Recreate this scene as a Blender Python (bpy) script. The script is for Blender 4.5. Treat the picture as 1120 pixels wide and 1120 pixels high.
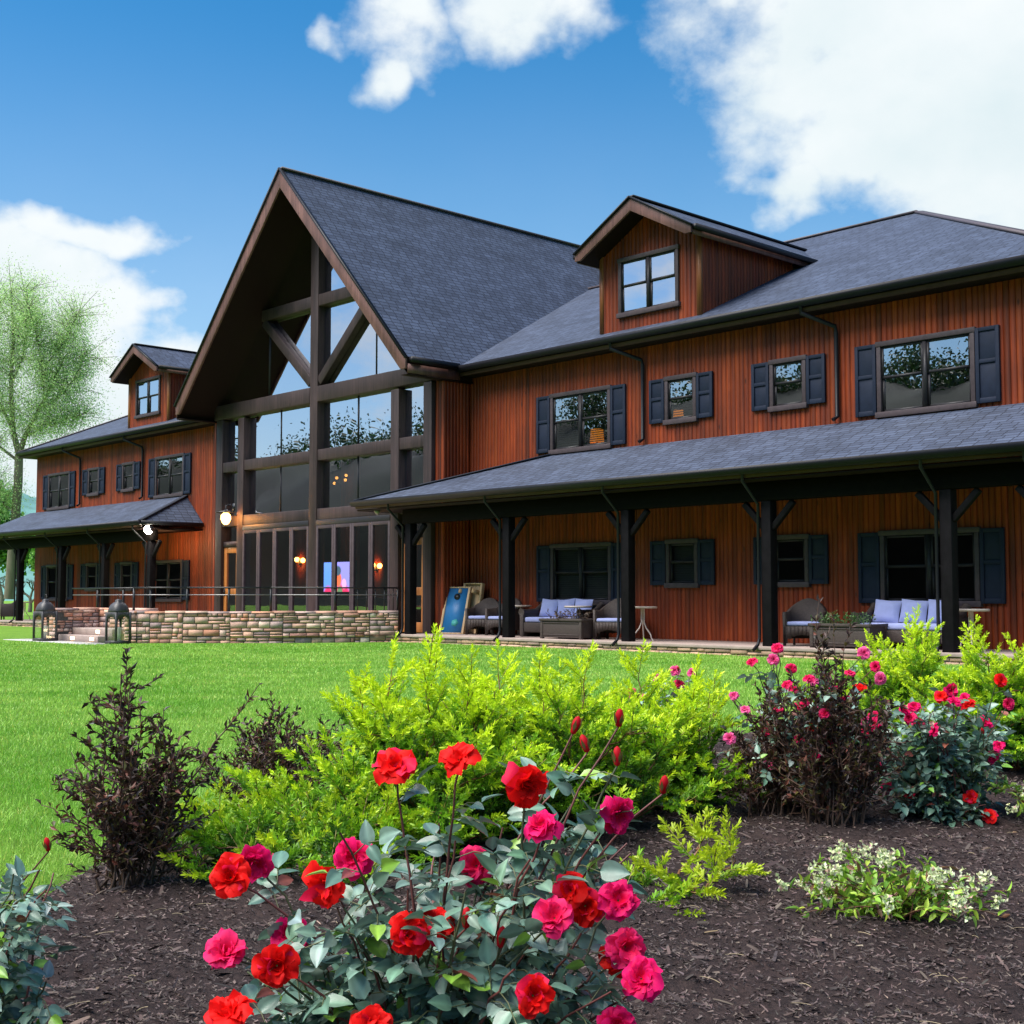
import bpy, math, random
import numpy as np
from mathutils import Vector, Matrix
R = math.radians
S = bpy.context.scene
for _o in list(bpy.data.objects): bpy.data.objects.remove(_o)
COL = S.collection

# ------------------------------------------------------------------ camera
PX, FPX, CAMH = 1120.0, 1430.5, 1.1
PITCH = math.atan(92 / FPX)
YAW = R(43.13)                      # view axis, measured from the facade direction (-X) towards +Y
cam_d = bpy.data.cameras.new('camera'); cam = bpy.data.objects.new('camera', cam_d); COL.objects.link(cam)
cam_d.sensor_width = 36; cam_d.lens = 36 * FPX / PX; cam_d.clip_start = 0.05; cam_d.clip_end = 5000
cam.location = (0, 0, CAMH)
cam.rotation_euler = (R(90) + PITCH, 0, R(90) - YAW)
S.camera = cam
_dh = np.array([-math.cos(YAW), math.sin(YAW), 0]); _r = np.array([math.sin(YAW), math.cos(YAW), 0]); _z = np.array([0, 0, 1.])
_d = _dh * math.cos(PITCH) + _z * math.sin(PITCH); _u = -_dh * math.sin(PITCH) + _z * math.cos(PITCH)
_c = np.array([0, 0, CAMH])
def ray(px, py): return _d + _r * (px - 560) / FPX - _u * (py - 560) / FPX
def onY(px, py, Y):
    v = ray(px, py); return _c + v * (Y / v[1])
def onZ(px, py, Z=0.0):
    v = ray(px, py); return _c + v * ((Z - CAMH) / v[2])
def at(px, py, D): return _c + ray(px, py) * D
def gnd(px, D):
    p = at(px, 652, D); return np.array([p[0], p[1], 0.0])

# ------------------------------------------------------------------ sky and sun
SUN_EL, SUN_AZ = R(60), R(248)       # azimuth: direction the light comes from, measured from +X
W = bpy.data.worlds.new('World'); S.world = W; W.use_nodes = True
nt = W.node_tree; nt.nodes.clear()
def nn(t, **k):
    n = nt.nodes.new(t)
    for a, b in k.items(): setattr(n, a, b)
    return n
def lk(a, b): nt.links.new(a, b)
def mth(op, a, b=None, c=None, clamp=False):
    n = nn('ShaderNodeMath', operation=op); n.use_clamp = clamp
    for i, v in enumerate((a, b, c)):
        if v is None: continue
        if isinstance(v, (int, float)): n.inputs[i].default_value = v
        else: lk(v, n.inputs[i])
    return n.outputs[0]
wout = nn('ShaderNodeOutputWorld'); bg = nn('ShaderNodeBackground'); lk(bg.outputs[0], wout.inputs[0])
bg.inputs['Strength'].default_value = 0.15
sky = nn('ShaderNodeTexSky'); sky.sky_type = 'NISHITA'; sky.sun_disc = False
sky.sun_elevation = SUN_EL; sky.sun_rotation = R(90) - SUN_AZ
sky.air_density = 1.0; sky.dust_density = 0.6; sky.ozone_density = 2.5
tc = nn('ShaderNodeTexCoord'); sep = nn('ShaderNodeSeparateXYZ'); lk(tc.outputs['Generated'], sep.inputs[0])
def dotc(v):
    n = nn('ShaderNodeVectorMath', operation='DOT_PRODUCT'); lk(tc.outputs['Generated'], n.inputs[0]); n.inputs[1].default_value = v
    return n.outputs['Value']
az0 = mth('ARCTAN2', dotc(tuple(_r)), dotc(tuple(_dh)))
el = mth('ARCSINE', sep.outputs[2])
def warp(sc, det):
    n = nn('ShaderNodeTexNoise'); n.inputs['Scale'].default_value = sc; n.inputs['Detail'].default_value = det; lk(tc.outputs['Generated'], n.inputs[0])
    q = nn('ShaderNodeSeparateXYZ'); lk(n.outputs['Color'], q.inputs[0]); return q
w1, w2 = warp(6, 3), warp(22, 3)
def disp(v, i, a1, a2): return mth('ADD', v, mth('ADD', mth('MULTIPLY', mth('SUBTRACT', w1.outputs[i], .5), a1), mth('MULTIPLY', mth('SUBTRACT', w2.outputs[i], .5), a2)))
az = disp(az0, 0, .16, .06); elw = disp(el, 1, .09, .04)
hs = nn('ShaderNodeHueSaturation'); hs.inputs['Saturation'].default_value = 1.42; hs.inputs['Value'].default_value = 0.59
hs.inputs['Hue'].default_value = 0.493
lk(sky.outputs[0], hs.inputs['Color'])
# cloud banks, placed by compass bearing and height above the horizon
def fbm(scale, detail, rough, off=(0, 0, 0), dist=0.0):
    mp = nn('ShaderNodeMapping'); mp.inputs['Location'].default_value = off; mp.inputs['Scale'].default_value = (1, 1, 1.35)
    lk(tc.outputs['Generated'], mp.inputs[0])
    n = nn('ShaderNodeTexNoise'); n.inputs['Scale'].default_value = scale; n.inputs['Detail'].default_value = detail
    n.inputs['Roughness'].default_value = rough; n.inputs['Distortion'].default_value = dist
    lk(mp.outputs[0], n.inputs[0]); return n.outputs['Fac']
blobs = [(-.085, .398, .026, .020, .78), (-.06, .435, .062, .036, 1.0), (.02, .435, .058, .028, .98), (-.135, .42, .02, .012, .7), (.10, .41, .03, .012, .42), (-1.5, .26, .6, .20, .60),
         (.30, .42, .165, .08, 1.35), (.25, .35, .085, .065, 1.3), (.36, .33, .13, .10, 1.3), (.18, .445, .06, .028, 1.0), (.215, .30, .04, .032, 1.0), (.40, .27, .11, .07, 1.2),
         (-.315, .262, .080, .018, .95), (-.37, .235, .08, .035, 1.1), (-.345, .19, .095, .06, 1.2), (-.29, .155, .07, .05, 1.1), (-.38, .13, .13, .08, 1.2), (-.275, .215, .04, .018, .8),
         (-1.1, .33, .35, .12, 1), (1.4, .30, .5, .10, 1), (2.3, .45, .5, .10, .8), (-2.2, .42, .5, .12, .8), (3.0, .85, .8, .2, .8)]
tot = None
for a0, e0, sa, se, amp in blobs:
    x = mth('DIVIDE', mth('SUBTRACT', az, a0), sa); y = mth('DIVIDE', mth('SUBTRACT', elw, e0), se)
    q = mth('ADD', mth('MULTIPLY', x, x), mth('MULTIPLY', y, y))
    g = mth('MULTIPLY', mth('EXPONENT', mth('MULTIPLY', q, -0.9)), amp)
    tot = g if tot is None else mth('MAXIMUM', tot, g)
f1 = fbm(9, 9, .56); f2 = fbm(26, 6, .6, (3, 1, 2)); f3 = fbm(3.2, 5, .55, (7, 4, 1))
dens = mth('ADD', mth('MULTIPLY', tot, 1.15), mth('ADD', mth('MULTIPLY', mth('SUBTRACT', f1, .5), 1.35), mth('MULTIPLY', mth('SUBTRACT', f2, .5), .7)))
mr = nn('ShaderNodeMapRange', interpolation_type='SMOOTHSTEP'); mr.inputs['From Min'].default_value = .34; mr.inputs['From Max'].default_value = 1.05
lk(dens, mr.inputs['Value'])
thin = nn('ShaderNodeMapRange', interpolation_type='SMOOTHSTEP'); thin.inputs['From Min'].default_value = .46; thin.inputs['From Max'].default_value = .0
thin.inputs['To Max'].default_value = .36
lk(el, thin.inputs['Value'])
hz = mth('MAXIMUM', mr.outputs[0], thin.outputs[0])
shade = nn('ShaderNodeMapRange'); shade.inputs['From Min'].default_value = .36; shade.inputs['From Max'].default_value = .70
lk(mth('ADD', mth('MULTIPLY', f3, .6), mth('MULTIPLY', fbm(9, 7, .55, (.02, .02, .035)), .4)), shade.inputs['Value'])
cr = nn('ShaderNodeMix', data_type='RGBA'); lk(shade.outputs[0], cr.inputs['Factor'])
CL = 3.65
cr.inputs['A'].default_value = (.97 * CL, .99 * CL, 1.0 * CL, 1); cr.inputs['B'].default_value = (.70 * CL, .82 * CL, .86 * CL, 1)
mx = nn('ShaderNodeMix', data_type='RGBA'); lk(hz, mx.inputs['Factor']); lk(hs.outputs[0], mx.inputs['A']); lk(cr.outputs['Result'], mx.inputs['B'])
lk(mx.outputs['Result'], bg.inputs[0])

sl = bpy.data.lights.new('sun', 'SUN'); sl.energy = 4.2; sl.angle = R(52); sl.color = (1, .95, .87)
so = bpy.data.objects.new('sun', sl); COL.objects.link(so)
_sv = Vector((math.cos(SUN_EL) * math.cos(SUN_AZ), math.cos(SUN_EL) * math.sin(SUN_AZ), math.sin(SUN_EL)))
so.rotation_euler = _sv.to_track_quat('Z', 'Y').to_euler()
S.view_settings.view_transform = 'Standard'; S.view_settings.look = 'None'; S.view_settings.exposure = 0.95; S.view_settings.gamma = 1
S.cycles.max_bounces = 8; S.cycles.diffuse_bounces = 2; S.cycles.transparent_max_bounces = 16; S.cycles.use_denoising = True
S.cycles.sample_clamp_indirect = 6

# ------------------------------------------------------------------ helpers
rng = np.random.default_rng(7); random.seed(7)
class MB:
    def __init__(s): s.v = []; s.f = []; s.c = []; s.uv = {}; s.n = 0
    def add(s, verts, faces, col=None):
        verts = np.asarray(verts, float).reshape(-1, 3); b = s.n
        s.v.append(verts); s.n += len(verts)
        for f in faces: s.f.append(tuple(int(i) + b for i in f))
        c = np.ones((len(verts), 3)) if col is None else np.broadcast_to(np.asarray(col, float), (len(verts), 3))
        s.c.append(c); return b
    def bulk(s, verts, quads, col):            # big arrays: verts (N,3), quads (M,k)
        b = s.n; s.v.append(verts); s.n += len(verts); s.c.append(col)
        s.f.append(np.asarray(quads) + b)
    def box(s, x0, x1, y0, y1, z0, z1, col=None):
        v = [(x, y, z) for z in (z0, z1) for y in (y0, y1) for x in (x0, x1)]
        s.add(v, [(0, 2, 3, 1), (4, 5, 7, 6), (0, 1, 5, 4), (2, 6, 7, 3), (0, 4, 6, 2), (1, 3, 7, 5)], col)
    def obox(s, c, ax, ay, az_, hx, hy, hz, col=None):    # oriented box
        c = np.array(c, float); ax, ay, az_ = (np.array(q, float) for q in (ax, ay, az_))
        v = [c + sx * hx * ax + sy * hy * ay + sz * hz * az_ for sz in (-1, 1) for sy in (-1, 1) for sx in (-1, 1)]
        s.add(v, [(0, 2, 3, 1), (4, 5, 7, 6), (0, 1, 5, 4), (2, 6, 7, 3), (0, 4, 6, 2), (1, 3, 7, 5)], col)
    def bar(s, a, b, w, h, up=(0, 0, 1), col=None):       # box beam from a to b
        a = np.array(a, float); b = np.array(b, float); t = b - a; L = np.linalg.norm(t); t /= L
        up = np.array(up, float); sd = np.cross(t, up); sd /= np.linalg.norm(sd); up = np.cross(sd, t)
        s.obox((a + b) / 2, t, sd, up, L / 2, w / 2, h / 2, col)
    def tube(s, pts, rad, n=6, col=None, cap=True):
        pts = np.asarray(pts, float); k = len(pts); rad = np.broadcast_to(rad, (k,))
        tg = np.gradient(pts, axis=0); tg /= np.linalg.norm(tg, axis=1)[:, None] + 1e-9
        ref = np.array([0, 0, 1.]) if abs(tg[0][2]) < .9 else np.array([1., 0, 0])
        V = []
        for i in range(k):
            a = np.cross(tg[i], ref); a /= np.linalg.norm(a) + 1e-9; b = np.cross(tg[i], a); ref = -np.cross(tg[i], a) if False else ref
            for j in range(n):
                t = 2 * math.pi * j / n; V.append(pts[i] + rad[i] * (math.cos(t) * a + math.sin(t) * b))
        F = [(i * n + j, i * n + (j + 1) % n, (i + 1) * n + (j + 1) % n, (i + 1) * n + j) for i in range(k - 1) for j in range(n)]
        if cap: F += [tuple(range(n)), tuple(range((k - 1) * n, k * n))[::-1]]
        s.add(V, F, col)
    def lathe(s, prof, c=(0, 0, 0), n=20, col=None, cap=True):
        V = []; c = np.array(c, float)
        for r, z in prof:
            for j in range(n):
                t = 2 * math.pi * j / n; V.append(c + (r * math.cos(t), r * math.sin(t), z))
        k = len(prof)
        F = [(i * n + j, i * n + (j + 1) % n, (i + 1) * n + (j + 1) % n, (i + 1) * n + j) for i in range(k - 1) for j in range(n)]
        if cap: F += [tuple(range(n))[::-1], tuple(range((k - 1) * n, k * n))]
        s.add(V, F, col)
    def prism(s, poly, y0, y1, col=None):      # polygon in XZ extruded along Y
        n = len(poly); v = [(x, y0, z) for x, z in poly] + [(x, y1, z) for x, z in poly]
        s.add(v, [tuple(range(n)), tuple(range(n, 2 * n))[::-1]] + [(i, i + n, (i + 1) % n + n, (i + 1) % n) for i in range(n)], col)
    def face(s, pts, uvdir=None, col=None):
        b = s.add(pts, [tuple(range(len(pts)))], col)
        if uvdir is not None:
            P = np.asarray(pts, float); e = np.array(uvdir, float); e /= np.linalg.norm(e)
            nrm = np.cross(P[1] - P[0], P[2] - P[0]); nrm /= np.linalg.norm(nrm); w = np.cross(nrm, e)
            for i in range(len(pts)): s.uv[b + i] = (P[i] @ e, P[i] @ w)
    def build(s, name, mat, parent=None, smooth=False, bevel=0, local=False):
        me = bpy.data.meshes.new(name)
        V = np.concatenate(s.v) if s.v else np.zeros((0, 3))
        Fs = []; 
        loops = []; starts = []; tots = []; p = 0
        for f in s.f:
            if isinstance(f, np.ndarray):
                m, k = f.shape; loops.append(f.ravel()); starts.append(p + np.arange(m) * k); tots.append(np.full(m, k)); p += m * k
            else:
                loops.append(np.array(f)); starts.append(np.array([p])); tots.append(np.array([len(f)])); p += len(f)
        L = np.concatenate(loops).astype(np.int32); ST = np.concatenate(starts).astype(np.int32); TT = np.concatenate(tots).astype(np.int32)
        me.vertices.add(len(V)); me.vertices.foreach_set('co', V.astype(np.float32).ravel())
        me.loops.add(len(L)); me.loops.foreach_set('vertex_index', L)
        me.polygons.add(len(ST)); me.polygons.foreach_set('loop_start', ST); me.polygons.foreach_set('loop_total', TT)
        if smooth: me.polygons.foreach_set('use_smooth', np.ones(len(ST), bool))
        me.update(calc_edges=True)
        Cc = np.concatenate(s.c); ca = me.color_attributes.new('Col', 'FLOAT_COLOR', 'POINT')
        ca.data.foreach_set('color', np.concatenate([Cc, np.ones((len(Cc), 1))], 1).astype(np.float32).ravel())
        if s.uv:
            ul = me.uv_layers.new(name='UVMap'); arr = np.zeros((len(L), 2), np.float32)
            for i, vi in enumerate(L): arr[i] = s.uv.get(int(vi), (0, 0))
            ul.data.foreach_set('uv', arr.ravel())
        me.validate(clean_customdata=False)
        me.materials.append(mat)
        o = bpy.data.objects.new(name, me); COL.objects.link(o)
        if parent is not None:
            o.parent = parent
            if not local: o.matrix_parent_inverse = WM(parent).inverted()
        if bevel:
            b = o.modifiers.new('Bevel', 'BEVEL'); b.width = bevel; b.segments = 2; b.limit_method = 'ANGLE'; b.angle_limit = R(40)
        return o
def WM(o):
    m = Matrix.LocRotScale(o.location, o.rotation_euler, o.scale)
    return (WM(o.parent) @ o.matrix_parent_inverse @ m) if o.parent else m
def tag(o, label=None, cat=None, group=None, kind=None):
    if label: o['label'] = label
    if cat: o['category'] = cat
    if group: o['group'] = group
    if kind: o['kind'] = kind
    return o
def thing(name, label, cat, loc=(0, 0, 0), rz=0, group=None):
    o = bpy.data.objects.new(name, None); COL.objects.link(o); o.location = loc; o.rotation_euler = (0, 0, rz); o.empty_display_size = .2
    return tag(o, label, cat, group)
def dup(root, loc, rz, label, group=None, sc=1.0):
    r = root.copy(); COL.objects.link(r); r.location = loc; r.rotation_euler = (0, 0, rz); r.scale = (sc, sc, sc); r['label'] = label
    if group: r['group'] = group
    for ch in list(root.children):
        c = ch.copy(); COL.objects.link(c); c.parent = r
        for g in list(ch.children):
            d = g.copy(); COL.objects.link(d); d.parent = c
    return r

# ------------------------------------------------------------------ materials
def newmat(name):
    m = bpy.data.materials.new(name); m.use_nodes = True
    t = m.node_tree; b = t.nodes['Principled BSDF']; return m, t, b
def N(t, typ, **k):
    n = t.nodes.new(typ)
    for a, v in k.items():
        if a in n.inputs: n.inputs[a].default_value = v
        else: setattr(n, a, v)
    return n
def mixc(t, fac, a, b, mode='MIX'):
    n = t.nodes.new('ShaderNodeMix'); n.data_type = 'RGBA'; n.blend_type = mode
    for k, v in (('Factor', fac), ('A', a), ('B', b)):
        if isinstance(v, (int, float)): n.inputs[k].default_value = v
        elif isinstance(v, tuple): n.inputs[k].default_value = v if len(v) == 4 else v + (1,)
        else: t.links.new(v, n.inputs[k])
    return n.outputs['Result']
def simple(name, col, rough=.5, var=.25, scale=6, bump=.0, bscale=60, spec=.5, metal=0, attr=False, stretch=(1, 1, 1), trans=0, col2=None, sheen=0):
    m, t, b = newmat(name)
    co = N(t, 'ShaderNodeTexCoord'); mp = N(t, 'ShaderNodeMapping'); mp.inputs['Scale'].default_value = stretch
    t.links.new(co.outputs['Object'], mp.inputs[0])
    nz = N(t, 'ShaderNodeTexNoise', Scale=scale, Detail=6, Roughness=.6); t.links.new(mp.outputs[0], nz.inputs[0])
    c2 = col2 if col2 else tuple(c * (1 - var) for c in col)
    c1 = col if col2 else tuple(min(1, c * (1 + var)) for c in col)
    rp = N(t, 'ShaderNodeMapRange'); rp.inputs['From Min'].default_value = .3; rp.inputs['From Max'].default_value = .7
    t.links.new(nz.outputs['Fac'], rp.inputs['Value'])
    cc = mixc(t, rp.outputs[0], c1, c2)
    if attr:
        a = N(t, 'ShaderNodeAttribute'); a.attribute_name = 'Col'; cc = mixc(t, 1.0, cc, a.outputs['Color'], 'MULTIPLY')
    t.links.new(cc, b.inputs['Base Color'])
    b.inputs['Roughness'].default_value = rough; b.inputs['Metallic'].default_value = metal; b.inputs['Specular IOR Level'].default_value = spec
    if bump:
        n2 = N(t, 'ShaderNodeTexNoise', Scale=bscale, Detail=5, Roughness=.65); t.links.new(mp.outputs[0], n2.inputs[0])
        bp = N(t, 'ShaderNodeBump', Strength=bump, Distance=.02); t.links.new(n2.outputs['Fac'], bp.inputs['Height']); t.links.new(bp.outputs[0], b.inputs['Normal'])
    if trans:
        out = t.nodes['Material Output']; tr = N(t, 'ShaderNodeBsdfTranslucent'); t.links.new(cc, tr.inputs[0])
        ms = N(t, 'ShaderNodeMixShader'); ms.inputs[0].default_value = trans
        t.links.new(b.outputs[0], ms.inputs[1]); t.links.new(tr.outputs[0], ms.inputs[2]); t.links.new(ms.outputs[0], out.inputs[0])
    return m
def wood(name, c1, c2, rough=.55, vert=True, bump=.25, attr=True, gr=1.0):
    m, t, b = newmat(name)
    co = N(t, 'ShaderNodeTexCoord'); mp = N(t, 'ShaderNodeMapping'); mp.inputs['Scale'].default_value = (22, 22, 1.1) if vert else (1.1, 22, 22)
    t.links.new(co.outputs['Object'], mp.inputs[0])
    nz = N(t, 'ShaderNodeTexNoise', Scale=1.0 * gr, Detail=7, Roughness=.62, Distortion=.6); t.links.new(mp.outputs[0], nz.inputs[0])
    rp = N(t, 'ShaderNodeMapRange'); rp.inputs['From Min'].default_value = .3; rp.inputs['From Max'].default_value = .72
    t.links.new(nz.outputs['Fac'], rp.inputs['Value'])
    cc = mixc(t, rp.outputs[0], c1, c2)
    n3 = N(t, 'ShaderNodeTexNoise', Scale=.55, Detail=4, Roughness=.6); t.links.new(co.outputs['Object'], n3.inputs[0])
    r3 = N(t, 'ShaderNodeMapRange'); r3.inputs['From Min'].default_value = .38; r3.inputs['From Max'].default_value = .66; r3.inputs['To Min'].default_value = .72; r3.inputs['To Max'].default_value = 1.15
    t.links.new(n3.outputs['Fac'], r3.inputs['Value'])
    vm = N(t, 'ShaderNodeVectorMath', operation='SCALE'); t.links.new(cc, vm.inputs[0]); t.links.new(r3.outputs[0], vm.inputs['Scale']); cc = vm.outputs[0]
    mp4 = N(t, 'ShaderNodeMapping'); mp4.inputs['Scale'].default_value = (3.2, 3.2, .35) if vert else (.35, 3.2, 3.2); t.links.new(co.outputs['Object'], mp4.inputs[0])
    n4 = N(t, 'ShaderNodeTexNoise', Scale=1.0, Detail=5, Roughness=.65); t.links.new(mp4.outputs[0], n4.inputs[0])
    r4 = N(t, 'ShaderNodeMapRange'); r4.inputs['From Min'].default_value = .40; r4.inputs['From Max'].default_value = .68; r4.inputs['To Min'].default_value = 1.12; r4.inputs['To Max'].default_value = .62
    t.links.new(n4.outputs['Fac'], r4.inputs['Value']); vm4 = N(t, 'ShaderNodeVectorMath', operation='SCALE'); t.links.new(cc, vm4.inputs[0]); t.links.new(r4.outputs[0], vm4.inputs['Scale']); cc = vm4.outputs[0]
    # knots
    vo = N(t, 'ShaderNodeTexVoronoi', Scale=1.0); mp2 = N(t, 'ShaderNodeMapping'); mp2.inputs['Scale'].default_value = (4.5, 4.5, 1.6) if vert else (1.6, 4.5, 4.5)
    t.links.new(co.outputs['Object'], mp2.inputs[0]); t.links.new(mp2.outputs[0], vo.inputs[0])
    rk = N(t, 'ShaderNodeMapRange'); rk.inputs['From Min'].default_value = .05; rk.inputs['From Max'].default_value = .12; rk.inputs['To Min'].default_value = .35
    t.links.new(vo.outputs['Distance'], rk.inputs['Value'])
    vm2 = N(t, 'ShaderNodeVectorMath', operation='SCALE'); t.links.new(cc, vm2.inputs[0]); t.links.new(rk.outputs[0], vm2.inputs['Scale']); cc = vm2.outputs[0]
    if attr:
        a = N(t, 'ShaderNodeAttribute'); a.attribute_name = 'Col'; cc = mixc(t, 1.0, cc, a.outputs['Color'], 'MULTIPLY')
    t.links.new(cc, b.inputs['Base Color']); b.inputs['Roughness'].default_value = rough; b.inputs['Specular IOR Level'].default_value = .35
    bp = N(t, 'ShaderNodeBump', Strength=bump, Distance=.01); t.links.new(nz.outputs['Fac'], bp.inputs['Height']); t.links.new(bp.outputs[0], b.inputs['Normal'])
    return m
def glassy(name, fac, tint=(.75, .8, .82), refl=(.92, .95, 1.0), rough=0.0):
    m, t, b = newmat(name); t.nodes.remove(b); out = t.nodes['Material Output']
    tr = N(t, 'ShaderNodeBsdfTransparent'); tr.inputs[0].default_value = tint + (1,)
    gl = N(t, 'ShaderNodeBsdfGlossy'); gl.inputs['Color'].default_value = refl + (1,); gl.inputs['Roughness'].default_value = rough
    fr = N(t, 'ShaderNodeLayerWeight', Blend=.35)
    ad = N(t, 'ShaderNodeMath', operation='MULTIPLY_ADD'); ad.inputs[1].default_value = .35; ad.inputs[2].default_value = fac; ad.use_clamp = True
    t.links.new(fr.outputs['Fresnel'], ad.inputs[0])
    ms = N(t, 'ShaderNodeMixShader'); t.links.new(ad.outputs[0], ms.inputs[0]); t.links.new(tr.outputs[0], ms.inputs[1]); t.links.new(gl.outputs[0], ms.inputs[2])
    # faint waviness of float glass
    co = N(t, 'ShaderNodeTexCoord'); nz = N(t, 'ShaderNodeTexNoise', Scale=1.3, Detail=1); t.links.new(co.outputs['Object'], nz.inputs[0])
    bp = N(t, 'ShaderNodeBump', Strength=.06, Distance=.02); t.links.new(nz.outputs['Fac'], bp.inputs['Height']); t.links.new(bp.outputs[0], gl.inputs['Normal'])
    t.links.new(ms.outputs[0], out.inputs[0]); return m
def emit(name, col, strength):
    m, t, b = newmat(name); b.inputs['Base Color'].default_value = col + (1,); b.inputs['Emission Color'].default_value = col + (1,)
    b.inputs['Emission Strength'].default_value = strength; return m
def shingles():
    m, t, b = newmat('shingles')
    uv = N(t, 'ShaderNodeUVMap'); uv.uv_map = 'UVMap'
    br = N(t, 'ShaderNodeTexBrick'); br.offset = .37; br.offset_frequency = 1; br.squash = .8; br.squash_frequency = 3
    t.links.new(uv.outputs[0], br.inputs['Vector'])
    for k, v in (('Scale', 1.0), ('Mortar Size', .014), ('Mortar Smooth', .3), ('Bias', -.05), ('Brick Width', .29), ('Row Height', .14)): br.inputs[k].default_value = v
    br.inputs['Color1'].default_value = (.060, .078, .126, 1); br.inputs['Color2'].default_value = (.037, .048, .080, 1); br.inputs['Mortar'].default_value = (.014, .018, .032, 1)
    nz = N(t, 'ShaderNodeTexNoise', Scale=1.1, Detail=5, Roughness=.6); t.links.new(uv.outputs[0], nz.inputs[0])
    r = N(t, 'ShaderNodeMapRange'); r.inputs['From Min'].default_value = .35; r.inputs['From Max'].default_value = .65; r.inputs['To Min'].default_value = .8; r.inputs['To Max'].default_value = 1.18
    t.links.new(nz.outputs['Fac'], r.inputs['Value'])
    n2 = N(t, 'ShaderNodeTexNoise', Scale=55, Detail=3, Roughness=.7); t.links.new(uv.outputs[0], n2.inputs[0])
    r2 = N(t, 'ShaderNodeMapRange'); r2.inputs['To Min'].default_value = .7; r2.inputs['To Max'].default_value = 1.3; t.links.new(n2.outputs['Fac'], r2.inputs['Value'])
    mu = N(t, 'ShaderNodeMath', operation='MULTIPLY'); t.links.new(r.outputs[0], mu.inputs[0]); t.links.new(r2.outputs[0], mu.inputs[1])
    vm = N(t, 'ShaderNodeVectorMath', operation='SCALE'); t.links.new(br.outputs['Color'], vm.inputs[0]); t.links.new(mu.outputs[0], vm.inputs['Scale'])
    t.links.new(vm.outputs[0], b.inputs['Base Color']); b.inputs['Roughness'].default_value = .75; b.inputs['Specular IOR Level'].default_value = .3
    lum = N(t, 'ShaderNodeRGBToBW'); t.links.new(br.outputs['Color'], lum.inputs[0])
    bp = N(t, 'ShaderNodeBump', Strength=.8, Distance=.05); t.links.new(lum.outputs[0], bp.inputs['Height']); t.links.new(bp.outputs[0], b.inputs['Normal'])
    return m
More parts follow.
